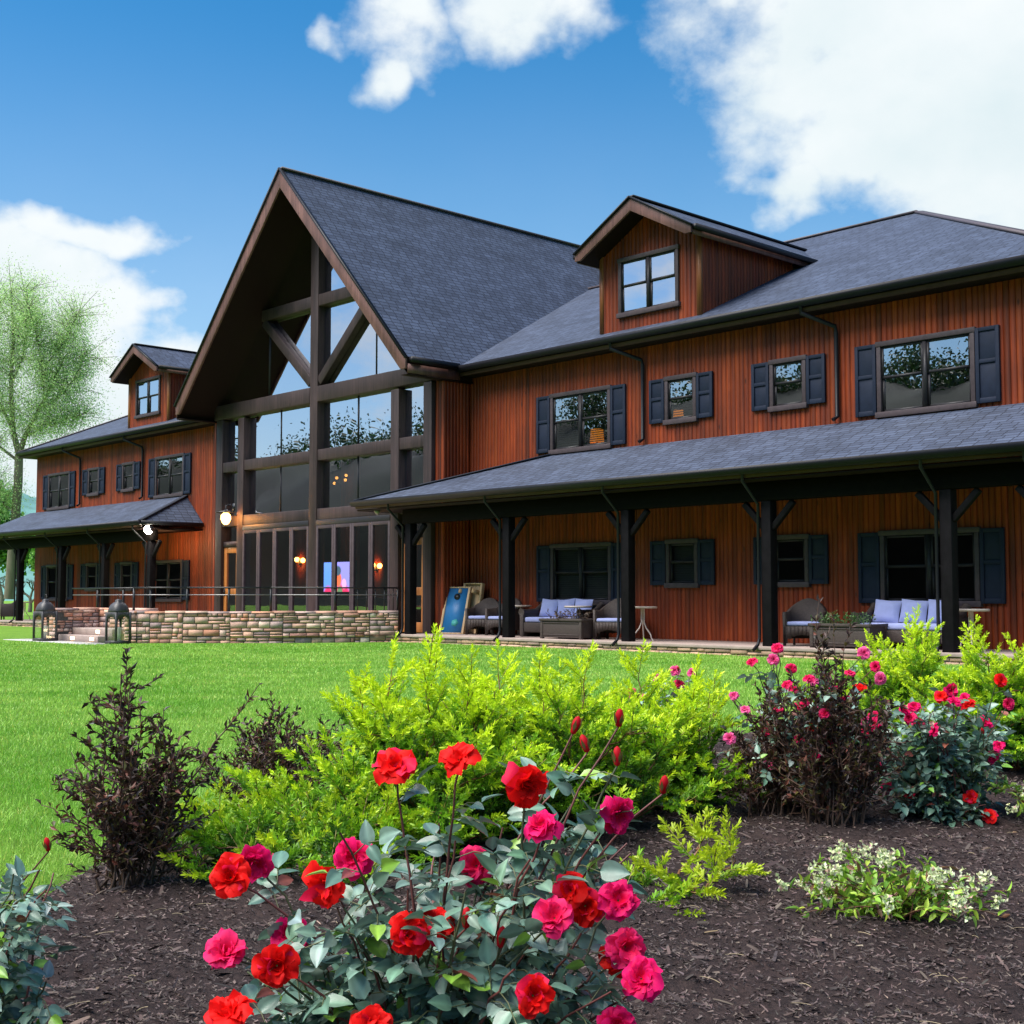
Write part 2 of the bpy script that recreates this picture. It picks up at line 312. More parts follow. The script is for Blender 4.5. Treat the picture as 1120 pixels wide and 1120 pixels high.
M = dict(
    siding=wood('stained_siding', (.30, .047, .006), (.135, .0155, .002), .6),
    rake=wood('rake_board', (.19, .090, .078), (.10, .045, .040), .55, attr=False),
    timber=wood('dark_timber', (.058, .034, .034), (.022, .012, .013), .6, attr=False, bump=.35),
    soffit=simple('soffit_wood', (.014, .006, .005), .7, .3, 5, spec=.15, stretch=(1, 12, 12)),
    darkpost=simple('dark_post', (.007, .006, .0075), .65, .3, 8, .2, 30, spec=.08),
    darkbeam=simple('dark_beam', (.004, .003, .003), .7, .3, 8, .2, 30, spec=.06),
    cedar=wood('cedar_corner', (.40, .14, .045), (.22, .065, .02), .5, attr=False),
    shingle=shingles(), gutter=simple('gutter_metal', (.008, .008, .012), .5, .15, 4, spec=.25),
    fascia=simple('fascia', (.060, .030, .025), .6, .2, 6, spec=.2), trim=simple('window_trim', (.060, .044, .050), .55, .2, 10, spec=.25), sash=simple('window_sash', (.024, .022, .026), .45, .15, 10, spec=.3), shutter=simple('shutter_paint', (.012, .018, .038), .6, .15, 8, .1, 40, spec=.2),
    glass=glassy('window_glass', .42), shadedglass=glassy('shaded_porch_glass', .0, (.6, .62, .62), (.75, .8, .85)), bigglass=glassy('gable_glass', .62, (.8, .8, .8), (.88, .90, 1.0)), doorglass=glassy('door_glass', .20),  # porch panes: window glass dimmed, porch shade put into tint and reflection
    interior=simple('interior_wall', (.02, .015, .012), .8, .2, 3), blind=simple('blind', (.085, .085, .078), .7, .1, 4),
    door=wood('door_wood', (.62, .24, .06), (.42, .14, .03), .45, attr=False), iron=simple('black_iron', (.010, .010, .013), .4, .2, 10, .1, 40),
    bronze=simple('bronze_iron', (.045, .042, .045), .45, .25, 8, .15, 30), steel=simple('dull_steel', (.30, .29, .30), .4, .1, 8, metal=.6),
    stone=simple('wall_stone', (1, 1, 1), .8, .16, 9, .5, 35, attr=True), mortar=simple('mortar', (.10, .095, .085), .9, .3, 20),
    slab=simple('stone_slab', (.34, .26, .23), .7, .2, 5, .15, 30), paver=simple('pale_paver', (.42, .41, .40), .8, .2, 4, .2, 40),
    wicker=simple('wicker', (.050, .034, .030), .6, .35, 40, .6, 70), cushion=simple('blue_cushion', (.33, .37, .66), .85, .08, 6, .1, 90),
    marble=simple('pale_top', (.55, .45, .40), .4, .15, 7), pine=wood('pine_board', (.75, .52, .30), (.55, .34, .17), .55, attr=False), blue=simple('blue_paint', (.02, .17, .42), .45, .1, 4),
    teal=simple('teal_paint', (.05, .32, .30), .5, .1, 4), white=simple('white_paint', (.75, .75, .72), .5, .05, 4),
    leaf=simple('leaf', (1, 1, 1), .48, .14, 20, attr=True, trans=.26), gloss_leaf=simple('rose_leaf', (1, 1, 1), .36, .16, 25, attr=True, trans=.14, spec=.6),
    needle=simple('needle', (1, 1, 1), .5, .08, 15, attr=True, trans=.30), petal=simple('petal', (1, 1, 1), .55, .08, 30, attr=True, trans=.42, spec=.15),
    stem=simple('stem', (1, 1, 1), .55, .25, 30, attr=True), bark=simple('bark', (.16, .14, .10), .8, .35, 3, .5, 14, stretch=(1, 1, .3)),
    treeleaf=simple('tree_leaf', (1, 1, 1), .6, .1, 3, attr=True, trans=.5),
    blade=simple('grass_blade', (1, 1, 1), .5, .06, 3, attr=True, trans=.35),
    mulchbit=simple('mulch_bit', (1, 1, 1), .85, .2, 30, attr=True),
    bulb=emit('warm_bulb', (1, .50, .12), 6), flood=emit('flood_lamp', (1, .90, .70), 60), sconce=emit('sconce_globe', (1, .42, .07), 9), tinylamp=emit('chandelier_globe', (1, .42, .08), 2.5), shade=emit('lamp_shade', (1, .30, .03), .42), candle=simple('wax', (.8, .75, .62), .5, .05, 5),
    steplamp=emit('step_lamp', (1, .72, .38), 5), lglass=glassy('lantern_glass', .08, (.95, .96, .95)),
)
# ------------------------------------------------------------------ the lodge
XC = -29.8; YW = 21.4; YG = 20.45; YE = 20.9; ZE = 6.75; SW = .46; FL = .19
WR, WL = -9.35, -50.2                     # outer ends of the wings
GR, GL = -24.38, -35.24                   # gable block sides
lodge = thing('lodge_building', 'timber lodge with stained board walls, slate roofs and a tall glazed gable', 'building', (XC, 20, 0))

def boards(mb, a, b, zlo, zhi, holes=(), bw=.112, seed=0, nrm=None):
    """vertical tongue boards from plan point a to b (outside on the right of a->b); zlo/zhi functions of distance"""
    rg = np.random.default_rng(seed); a = np.array(a, float); b = np.array(b, float); L = np.linalg.norm(b - a); t = (b - a) / L
    n = np.array([t[1], -t[0]])
    k = max(1, int(round(L / bw))); w = L / k; ch = .011
    for i in range(k):
        s0, s1 = i * w, (i + 1) * w; sm = (s0 + s1) / 2; pr = rg.uniform(0, .005)
        g = rg.uniform(.76, 1.18); hue = rg.normal(0, .06); col = (g, g * (1 + hue), g * (1 + hue))
        if rg.random() < .05: col = tuple(c * .6 for c in col)
        cuts = []
        for (h0, h1, q0, q1) in holes:
            if sm > h0 and sm < h1: cuts.append((q0, q1))
        segs = []; 
        def lim(f, s): return f(s) if callable(f) else f
        cuts.sort(); cur = None
        for (q0, q1) in cuts: segs.append((cur, q0)); cur = q1
        segs.append((cur, None))
        for (c0, c1) in segs:
            V = []
            for s, d in ((s0, -.024), (s0 + ch, pr), (s1 - ch, pr), (s1, -.024)):
                p = a + t * s + n * d
                lo = lim(zlo, s) if c0 is None else c0; hi = lim(zhi, s) if c1 is None else c1
                if hi - lo < .002: hi = lo + .002
                V += [(p[0], p[1], lo), (p[0], p[1], hi)]
            mb.add(V, [(0, 2, 3, 1), (2, 4, 5, 3), (4, 6, 7, 5)], col)
        lim = None

WIDE, NARROW = (4.40, 5.79), (4.76, 5.77); LWIDE, LNARROW = (.93, 2.29), (1.29, 2.29)
# (frame x0, frame x1, wide?) on the right wing; the left wing mirrors them about the gable
RIGHTW = [(-21.49, -19.60, 1), (-18.02, -17.17, 0), (-15.31, -14.46, 0), (-12.91, -10.98, 1)]
LEFTW = [(-40.48, -38.56, 1), (-42.88, -42.02, 0), (-45.58, -44.69, 0), (-49.0, -47.12, 1)]
def hole_list(ws, x0):
    H = []
    for (a, b, w) in ws:
        for z in ((WIDE if w else NARROW), (LWIDE if w else LNARROW)): H.append((a - x0 + .05, b - x0 - .05, z[0] + .05, z[1] - .05))
    return H
wall = MB()
boards(wall, (GR, YW), (WR, YW), .19, 6.62, hole_list(RIGHTW, GR), seed=1)
boards(wall, (WL, YW), (GL, YW), .19, 6.62, hole_list(LEFTW, WL), seed=2)
boards(wall, (GR, YG + .1), (GR, YW), .19, 6.75, seed=3)           # gable returns
boards(wall, (GL, YW), (GL, YG + .1), .19, 6.75, seed=4)
boards(wall, (GR - .32, YG + .1), (GR, YG + .1), .19, 6.75, bw=.12, seed=5)
boards(wall, (GL, YG + .1), (GL + .10, YG + .1), .19, 6.75, bw=.1, seed=6)
boards(wall, (WR, YW), (WR, 37.7), .0, 6.62, bw=.3, seed=7)
boards(wall, (WL, 37.7), (WL, YW), .0, 6.62, bw=.3, seed=8)
boards(wall, (WR, 37.7), (WL, 37.7), .0, 6.62, bw=.4, seed=9)
wall.build('wall', M['siding'], lodge)

# ---- roofs
def slab(mb, pts, e, th=.16):
    """roof plane with thickness; pts counter-clockwise from above"""
    P = np.asarray(pts, float); mb.face(P, e); Q = P - (0, 0, th); mb.face(Q[::-1])
    n = len(P)
    for i in range(n): j = (i + 1) % n; mb.face([P[i], Q[i], Q[j], P[j]])
ZR, YR = 10.73, 29.55; XR = -16.6
def zg(x): return 12.71 - 1.069 * abs(x - XC)
EX = 20.95
def mirror(pts): return [(2 * XC - x, y, z) for x, y, z in pts][::-1]
rf = MB()
front = [(XC + 5.575, YE, ZE), (XC + EX, YE, ZE), (XR, YR, ZR), (XC + 1.85, YR, ZR)]
back = [(XC + EX, 2 * YR - YE, ZE), (XC + 5.575, 2 * YR - YE, ZE), (XC + 1.85, YR, ZR), (XR, YR, ZR)]
end = [(XC + EX, YE, ZE), (XC + EX, 2 * YR - YE, ZE), (XR, YR, ZR)]
for p, e in ((front, (1, 0, 0)), (back, (-1, 0, 0)), (end, (0, 1, 0))): slab(rf, p, e); slab(rf, mirror(p), e if e[0] else (0, -1, 0))
# gable roof
YF, YB = 19.29, 38.2; GX = 5.52; ZT = 12.71; ZB = ZT - 1.069 * GX
gr_ = [(XC + GX, YF, ZB), (XC + GX, YB, ZB), (XC, YB, ZT), (XC, YF, ZT)]
rf.face(gr_, (0, 1, 0)); rf.face(mirror(gr_), (0, -1, 0))
roof = rf.build('roof', M['shingle'], lodge)
# ridge caps along ridges and hips
rc = MB()
for a, b in (((XC, YF - .02, ZT), (XC, YB, ZT)), ((XC + 1.85, YR, ZR), (XR, YR, ZR)), ((2 * XC - XR, YR, ZR), (XC - 1.85, YR, ZR)),
             ((XR, YR, ZR), (XC + EX, YE, ZE)), ((2 * XC - XR, YR, ZR), (XC - EX, YE, ZE))):
    rc.bar(np.array(a) + (0, 0, .01), np.array(b) + (0, 0, .01), .22, .05)
rc.build('ridge_cap', simple('ridge_cap', (.07, .055, .065), .6, .2, 8), roof)
# gable soffit, purlin side and rake boards
so_ = MB(); tv = .40
for sgn in (1, -1):
    a = [(XC + sgn * GX, YF + .02, ZB - tv), (XC + sgn * GX, YB, ZB - tv), (XC, YB, ZT - tv), (XC, YF + .02, ZT - tv)]
    so_.face(a if sgn < 0 else a[::-1])
    so_.face([(XC + sgn * GX, YF + .02, ZB - .01), (XC + sgn * GX, YF + .02, ZB - tv), (XC + sgn * GX, YB, ZB - tv), (XC + sgn * GX, YB, ZB - .01)])
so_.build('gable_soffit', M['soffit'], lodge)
for sgn in (1, -1):
    rk = MB(); xo = XC + sgn * (GX + .0); d = .50
    xi = XC + sgn * (GX - .20)
    rk.prism([(XC, ZT - .02), (XC, ZT - .02 - d), (xi, zg(xi) - d), (xo, zg(xi) - d), (xo, zg(xo) - .02)] if sgn > 0 else
             [(XC, ZT - .02), (xo, zg(xo) - .02), (xo, zg(xi) - d), (xi, zg(xi) - d), (XC, ZT - .02 - d)], YF - .03, YF + .03)
    rk.build('rake_board', M['rake'], roof, bevel=.006)
    ra = MB()      # dark shingle edge above the rake
    ra.bar((XC + sgn * (GX + .03), YF - .03, ZB + .0 - .03), (XC, YF - .03, ZT + .01), .10, .045); ra.build('drip_edge', M['gutter'], roof)
    # eave fascia and gutter of the gable sides, only as long as the eave is free of the wing roof
    ef = MB(); x = XC + sgn * (GX + .02); ef.bar((x, YF + .03, ZB - .28), (x, YE + .05, ZB - .28), .04, .22); ef.build('fascia', M['rake'], lodge)
    eg = MB(); x2 = XC + sgn * (GX + .10); eg.bar((x2, YF + .06, ZB - .07), (x2, YE - .05, ZB - .07), .13, .13); eg.build('gutter', M['gutter'], lodge)
    es = MB(); es.box(min(x, XC + sgn * 5.3), max(x, XC + sgn * 5.3), YF + .03, 21.4, ZB - .43, ZB - .40); es.build('gable_soffit', M['soffit'], lodge)

# main eaves: soffit, fascia, gutter
for (x0, x1, end_x) in ((XC + 5.6, XC + EX, XC + EX), (XC - EX, XC - 5.6, XC - EX)):
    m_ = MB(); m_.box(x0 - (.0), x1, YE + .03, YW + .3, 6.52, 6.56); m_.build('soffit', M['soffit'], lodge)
    m_ = MB(); m_.box(x0, x1, YE, YE + .03, 6.50, 6.70); m_.build('fascia', M['fascia'], lodge)
    m_ = MB(); n_ = 5
    pr = [(YE - .004, 6.735), (YE - .13, 6.745), (YE - .125, 6.68), (YE - .085, 6.60), (YE - .004, 6.60)]
    V = [(x, y, z) for x in (x0, x1) for y, z in pr]
    m_.add(V, [(0, 1, 2, 3, 4), (9, 8, 7, 6, 5)] + [(i, i + 5, (i + 1) % 5 + 5, (i + 1) % 5) for i in range(5)]); m_.build('gutter', M['gutter'], lodge)

# ---- windows and shutters
def window(x0, x1, z0, z1, Y, twin, glass, blind=False, parent=lodge, trim=.085, lamp=False):
    t = MB(); w = trim
    t.box(x0, x0 + w, Y - .045, Y + .06, z0 + w, z1 - w); t.box(x1 - w, x1, Y - .045, Y + .06, z0 + w, z1 - w)
    t.box(x0 - .02, x1 + .02, Y - .055, Y + .06, z1 - w, z1 + .01); t.box(x0 - .03, x1 + .03, Y - .075, Y + .06, z0 - .02, z0 + w)
    o = t.build('window', M['trim'], parent, bevel=.006)
    xs = [(x0 + w, x1 - w)]
    if twin: m = (x0 + x1) / 2; xs = [(x0 + w, m - .035), (m + .035, x1 - w)]
    s = MB(); p = MB(); zm = (z0 + z1) / 2 + .01; f = .045
    if twin: s.box(m - .035, m + .035, Y - .03, Y + .05, z0 + w, z1 - w)
    for (a, b) in xs:
        for (q0, q1, yy) in ((zm, z1 - w, Y - .012), (z0 + w, zm + .035, Y + .012)):
            s.box(a, a + f, yy, yy + .03, q0, q1); s.box(b - f, b, yy, yy + .03, q0, q1)
            s.box(a + f, b - f, yy, yy + .03, q1 - f, q1); s.box(a + f, b - f, yy, yy + .03, q0, q0 + f)
            k = rng.normal(0, .0025, 2); ya = yy + .015
            p.add([(a + f, ya + k[0], q0 + f), (b - f, ya - k[0], q0 + f), (b - f, ya - k[0] + k[1], q1 - f), (a + f, ya + k[0] + k[1], q1 - f)], [(0, 1, 2, 3)])
    s.build('sash', M['sash'], o); p.build('pane', glass, o)
    if blind:
        bl = MB(); n = int((z1 - z0 - .15) / .05)
        for i in range(n):
            z = z0 + .09 + i * .05
            bl.add([(x0 + .1, Y + .10, z), (x1 - .1, Y + .10, z), (x1 - .1, Y + .13, z + (.046 if blind == 1 else .022)), (x0 + .1, Y + .13, z + (.046 if blind == 1 else .022))], [(0, 1, 2, 3)])
        bl.build('blind', M['blind'] if blind == 1 else M['sash'], o)
    return o
def shutter(x0, x1, z0, z1, Y, parent=lodge):
    s = MB(); f = .07 if x1 - x0 > .4 else .06; zm = z0 + (z1 - z0) * .55
    s.box(x0, x0 + f, Y - .055, Y, z0, z1); s.box(x1 - f, x1, Y - .055, Y, z0, z1)
    for (a, b) in ((z0, z0 + f * 1.3), (zm - f / 2, zm + f / 2), (z1 - f, z1)): s.box(x0 + f, x1 - f, Y - .052, Y - .002, a, b)
    s.box(x0 + f, x1 - f, Y - .028, Y - .004, z0 + f * 1.3, zm - f / 2); s.box(x0 + f, x1 - f, Y - .028, Y - .004, zm + f / 2, z1 - f)
    return s.build('shutter', M['shutter'], parent, bevel=.006)
for ws, left in ((RIGHTW, 0), (LEFTW, 1)):
    for i, (a, b, wd) in enumerate(ws):
        for up in (1, 0):
            z0, z1 = (WIDE if wd else NARROW) if up else (LWIDE if wd else LNARROW)
            window(a, b, z0, z1, YW - .012, wd, M['glass'] if up else M['shadedglass'], blind=(1 if (not up and not left and i < 2) else 2 if (up and not left and i < 2) else 0))
            sw = .44 if wd else .42
            dz = .04
            shutter(a - sw - .015, a - .015, z0 + dz, z1 - .02, YW - .012); shutter(b + .015, b + .015 + sw, z0 + dz, z1 - .02, YW - .012)
# rooms behind the wing windows
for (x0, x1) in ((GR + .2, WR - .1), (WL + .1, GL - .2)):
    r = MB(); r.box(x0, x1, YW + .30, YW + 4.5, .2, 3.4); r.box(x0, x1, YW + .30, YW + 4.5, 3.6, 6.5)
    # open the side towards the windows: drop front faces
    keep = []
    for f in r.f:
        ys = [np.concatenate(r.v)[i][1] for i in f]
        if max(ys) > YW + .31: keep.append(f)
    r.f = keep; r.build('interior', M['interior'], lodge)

# ---- dormers
def dormer(sgn, parent=lodge):
    fx = lambda x: XC + sgn * (x - XC)
    x0, x1 = -19.87, -17.09; xm = -18.48; hw = 1.39; YD = YW; zt = 8.62; zap = 9.69; sl_ = .56; tipx = 1.66; YFd = 20.82
    ztip = zap - sl_ * tipx
    zr = lambda y: ZE + SW * (y - YE)
    w = MB()
    A, B = sorted((fx(x0), fx(x1))); cm = fx(xm)
    top = lambda s: zap - .22 - sl_ * abs(A + s - cm)
    boards(w, (A, YD), (B, YD), zr(YD), top, [(A * 0 + (cm - .86 - A) + .05, (cm + .86 - A) - .05, 7.27 + .04, 8.58 - .04)], seed=20 + sgn)
    yend = YE + (ztip - .2 - ZE) / SW
    boards(w, (B, YD), (B, yend), lambda s: zr(YD + s), lambda s: max(zr(YD + s), ztip + sl_ * (tipx - hw) - .2), seed=22 + sgn)
    boards(w, (A, yend), (A, YD), lambda s: zr(yend - s), lambda s: max(zr(yend - s), ztip + sl_ * (tipx - hw) - .2), seed=24 + sgn)
    dw = w.build('dormer_wall', M['siding'], parent)
    for x in (A, B):
        c = MB(); c.box(x - .055, x + .055, YD - .03, YD + .05, zr(YD) + .005, ztip + .05); c.build('corner_board', M['cedar'], dw)
    window(cm - .86, cm + .86, 7.27, 8.58, YD - .012, True, M['bigglass'], parent=parent)
    b = MB(); b.box(cm - .95, cm + .95, YD + .25, YD + .27, 7.2, 8.65); b.build('interior', M['interior'], dw)
    r = MB(); ybk = YE + (ztip - ZE) / SW; yrk = YE + (zap - ZE) / SW
    for s in (1, -1):
        P = [(cm + s * tipx, YFd, ztip), (cm + s * tipx, ybk, ztip), (cm, yrk, zap), (cm, YFd, zap)]
        if s < 0: P = P[::-1]
        slab(r, P, (0, s, 0), .05)
    dr = r.build('dormer_roof', M['shingle'], parent)
    so2 = MB()
    for s in (1, -1):
        P = [(cm + s * (tipx - .02), YFd + .02, ztip - .20), (cm + s * (tipx - .02), yend, ztip - .20), (cm, yend + 1, zap - .20), (cm, YFd + .02, zap - .20)]
        so2.face(P if s < 0 else P[::-1])
    so2.build('soffit', M['soffit'], dr)
    for s in (1, -1):
        k = MB(); h = .27; xo = cm + s * tipx; xi = cm + s * (tipx - .16); q = [(cm, zap - .03), (cm, zap - .03 - h), (xi, ztip + sl_ * .16 - h), (xo, ztip + sl_ * .16 - h), (xo, ztip - .03)]
        k.prism(q if s > 0 else q[::-1], YFd - .025, YFd + .03); k.build('rake_board', M['rake'], dr, bevel=.005)
        g = MB(); x = cm + s * (tipx + .05); g.bar((x, YFd + .03, ztip - .05), (x, ybk - .02, ztip - .05), .11, .10); g.build('gutter', M['gutter'], dr)
        f = MB(); x = cm + s * (tipx - .01); f.bar((x, YFd + .05, ztip - .14), (x, yend + .2, ztip - .14), .03, .12); f.build('fascia', M['rake'], dr)
    rcap = MB(); rcap.bar((cm, YFd - .02, zap + .01), (cm, yrk, zap + .01), .2, .04); rcap.bar((cm + tipx + .02, YFd - .03, ztip - .02), (cm, YFd - .03, zap + .005), .09, .035); rcap.bar((cm - tipx - .02, YFd - .03, ztip - .02), (cm, YFd - .03, zap + .005), .09, .035)
    rcap.build('drip_edge', M['gutter'], dr)
dormer(1); dormer(-1)

# ---- glazed gable front
cols = [(-4.95, .36, 6.40), (-3.74, .33, 6.36), (0, .36, 12.0), (3.62, .33, 6.36), (4.93, .32, 6.40)]
for dx, w, zt in cols:
    m_ = MB(); m_.box(XC + dx - w / 2, XC + dx + w / 2, YG - .02, YG + .26, FL, zt); m_.build('timber_post', M['timber'], lodge, bevel=.012)
def beam(x0, x1, z0, z1, y0=YG, y1=YG + .28): 
    m_ = MB(); m_.box(x0, x1, y0, y1, z0, z1); m_.build('timber_beam', M['timber'], lodge, bevel=.012)
edge = [XC + c[0] for c in cols]; hw_ = [c[1] / 2 for c in cols]
m_ = MB(); m_.box(XC - 5.25, XC - .182, YG - .03, YG + .28, 6.42, 6.85); m_.build('timber_beam', M['timber'], lodge, bevel=.012)
m_ = MB(); m_.box(XC + .182, XC + 5.25, YG - .03, YG + .28, 6.42, 6.85); m_.build('timber_beam', M['timber'], lodge, bevel=.012)
bays = [(edge[i] + hw_[i] + .001, edge[i + 1] - hw_[i + 1] - .001) for i in range(4)]
for (a, b) in bays:
    beam(a, b, 4.80, 5.10); beam(a, b, 3.17, 3.48)
for (a, b) in ((XC - 2.70, XC - .182), (XC + .182, XC + 2.70)):
    m_ = MB(); m_.box(a, b, YG - .01, YG + .24, 9.08, 9.40); m_.build('timber_beam', M['timber'], lodge, bevel=.012)
for s in (1, -1):
    m_ = MB(); m_.bar((XC + s * .20, YG + .10, 6.98), (XC + s * 2.62, YG + .10, 9.06), .20, .26); m_.build('timber_brace', M['timber'], lodge, bevel=.012)
def pane(pts, name='pane', mat=None, tilt=.0012):
    P = np.array(pts, float); k = rng.normal(0, tilt, 2); c = P.mean(0)
    P[:, 1] += k[0] * (P[:, 0] - c[0]) + k[1] * (P[:, 2] - c[2])
    m_ = MB(); m_.face(P); return m_.build(name, mat or M['bigglass'], lodge)
YP = YG + .20
for i, (a, b) in enumerate(bays):
    for (z0, z1) in ((5.08, 6.44), (3.46, 4.82)):
        split = [a, b] if b - a < 2 else [a, a + (b - a) * .49, b]
        for j in range(len(split) - 1):
            x0, x1 = split[j] + (.012 if j else -.02), split[j + 1] - (.012 if j < len(split) - 2 else -.02)
            pane([(x0, YP, z0), (x1, YP, z0), (x1, YP, z1), (x0, YP, z1)], tilt=.0012)
            if j: 
                q = MB(); q.box(split[j] - .014, split[j] + .014, YP - .02, YP + .03, z0, z1); q.build('mullion', M['sash'], lodge)
for s in (1, -1):                                   # triangle above
    zc = lambda d: 12.71 - 1.069 * d - tv
    for (d0, d1) in ((.15, 2.55), (2.57, 4.9)):
        for (z0, z1) in ((6.80, 9.10), (9.38, 12.2)):
            pts = [(d0, z0), (d1, z0), (d1, min(z1, zc(d1))), (d0, min(z1, zc(d0)))]
            # clip by the roof line
            if zc(d0) <= z0: continue
            poly = [(d0, z0)]
            dm = (12.71 - tv - z0) / 1.069
            poly.append((min(d1, dm), z0))
            if zc(d1) > z0: poly.append((d1, min(z1, zc(d1))))
            dz = (12.71 - tv - z1) / 1.069
            if d0 < dz < d1: poly.append((dz, z1))
            poly.append((d0, min(z1, zc(d0))))
            q = [(XC + s * d, YP, z) for d, z in poly]
            pane(q if s > 0 else q[::-1], tilt=.0008)
    q = MB(); q.box(XC + s * 2.56 - .014, XC + s * 2.56 + .014, YP - .02, YP + .03, 6.8, min(9.1, zc(2.56))); q.build('mullion', M['sash'], lodge)
# folding glass doors in the two wide bays
for (a, b) in bays[1:3]:
    for (q0, q1, nm) in ((3.03, 3.17, 'door_head'), (FL, FL + .06, 'door_sill')):
        fr = MB(); fr.box(a, b, YG - .03, YG + .08, q0, q1); fr.build(nm, M['sash'], lodge, bevel=.006)
    w = (b - a) / 4
    for k in range(4):
        x0, x1 = a + k * w + .004, a + (k + 1) * w - .004; f = .085
        d = MB(); d.box(x0, x0 + f, YG - .02, YG + .05, FL + .062, 3.028); d.box(x1 - f, x1, YG - .02, YG + .05, FL + .062, 3.028)
        d.box(x0 + f, x1 - f, YG - .018, YG + .048, 2.93, 3.028); d.box(x0 + f, x1 - f, YG - .018, YG + .048, FL + .062, FL + .24)
        do = d.build('folding_door', M['trim'], lodge, bevel=.005)
        k2 = rng.normal(0, .002); g = MB(); g.face([(x0 + f - .01, YG + .015 - k2, FL + .2), (x1 - f + .01, YG + .015 + k2, FL + .2), (x1 - f + .01, YG + .015 + k2, 2.95), (x0 + f - .01, YG + .015 - k2, 2.95)])
        g.build('pane', M['doorglass'], do)
# timber doors in the narrow bays, with a transom above
for (a, b) in (bays[0], bays[3]):
    tr = MB(); tr.box(a, b, YG + .05, YG + .22, 2.56, 2.72); tr.build('transom_bar', M['timber'], lodge)
    pane([(a - .02, YG + .16, 2.72), (b + .02, YG + .16, 2.72), (b + .02, YG + .16, 3.18), (a - .02, YG + .16, 3.18)], mat=M['doorglass'])
    f = .16; d = MB(); x0, x1 = a + .01, b - .01
    d.box(x0, x0 + f, YG + .08, YG + .15, FL + .01, 2.555); d.box(x1 - f, x1, YG + .08, YG + .15, FL + .01, 2.555)
    for (q0, q1) in ((FL + .01, FL + .26), (1.12, 1.32), (2.38, 2.555)): d.box(x0 + f, x1 - f, YG + .082, YG + .148, q0, q1)
    do = d.build('door', M['door'], lodge, bevel=.006)
    g = MB(); 
    for (q0, q1) in ((FL + .24, 1.14), (1.30, 2.40)): g.face([(x0 + f - .01, YG + .115, q0), (x1 - f + .01, YG + .115, q0), (x1 - f + .01, YG + .115, q1), (x0 + f - .01, YG + .115, q1)])
    g.build('pane', M['doorglass'], do)
    h = MB(); h.box(x0 + .05, x0 + .09, YG + .055, YG + .08, 1.10, 1.36); h.tube([(x0 + .07, YG + .03, 1.24), (x0 + .18, YG + .03, 1.24)], .011); h.box(x0 + .06, x0 + .08, YG + .03, YG + .06, 1.23, 1.25); h.build('handle', M['iron'], do)
# great room behind the glass
g = MB(); x0, x1, y1 = GL + .15, GR - .15, 31.0
g.face([(x0, YG + .3, FL), (x1, YG + .3, FL), (x1, y1, FL), (x0, y1, FL)]); 
g.face([(x0, y1, FL), (x1, y1, FL), (x1, y1, 12.3), (x0, y1, 12.3)][::-1])
g.face([(x0, YG + .3, FL), (x0, y1, FL), (x0, y1, 7), (x0, YG + .3, 7)]); g.face([(x1, YG + .3, FL), (x1, YG + .3, 7), (x1, y1, 7), (x1, y1, FL)])
g.box(x0, x1, 26.0, 26.25, 3.2, 3.6); g.build('interior', M['interior'], lodge)
for x in (-32.6, -29.55, -26.6):
    m_ = MB(); m_.box(x - .3, x + .3, 23.6, 23.9, FL, 5.5); m_.build('interior_pillar', M['siding'], lodge)

# ---- porches
SP = .427; YPE = 19.2; ZPE = 3.44; YPF = 19.6
zp = lambda y: ZPE + SP * (y - YPE)
for sgn in (1, -1):
    pf = MB(); de, dt = (3.62, 8.32) if sgn > 0 else (7.5, 8.6)
    A = (XC + de, YPE, ZPE); T = (XC + dt, YW - .02, zp(YW - .02)); Bq = (XC + EX - .1, YPE, ZPE); Cq = (XC + EX - .1, YW - .02, zp(YW - .02))
    ze = lambda x: ZPE + .2 * (x - XC - 3.62)
    F = [A, Bq, Cq, T]; E_ = [A, T, (XC + 5.45, YW - .02, ze(XC + 5.45)), (XC + 5.45, YG - .04, ze(XC + 5.45)), (XC + 3.62, YG - .04, ZPE)]
    if sgn < 0: E_ = [A, T, (XC + de, YW - .02, ZPE)]; F = mirror(F); E_ = mirror(E_)
    slab(pf, F, (1, 0, 0), .05); slab(pf, E_, (0, -sgn, 0), .05)
    pr_ = pf.build('porch_roof', M['shingle'], lodge)
    hc = MB(); hc.bar((XC + sgn * (3.62 if sgn > 0 else 7.5), YPE, ZPE + .012), (XC + sgn * (8.32 if sgn > 0 else 8.6), YW - .02, zp(YW) + .012), .16, .03)
    hc.build('ridge_cap', M['shingle'], pr_)
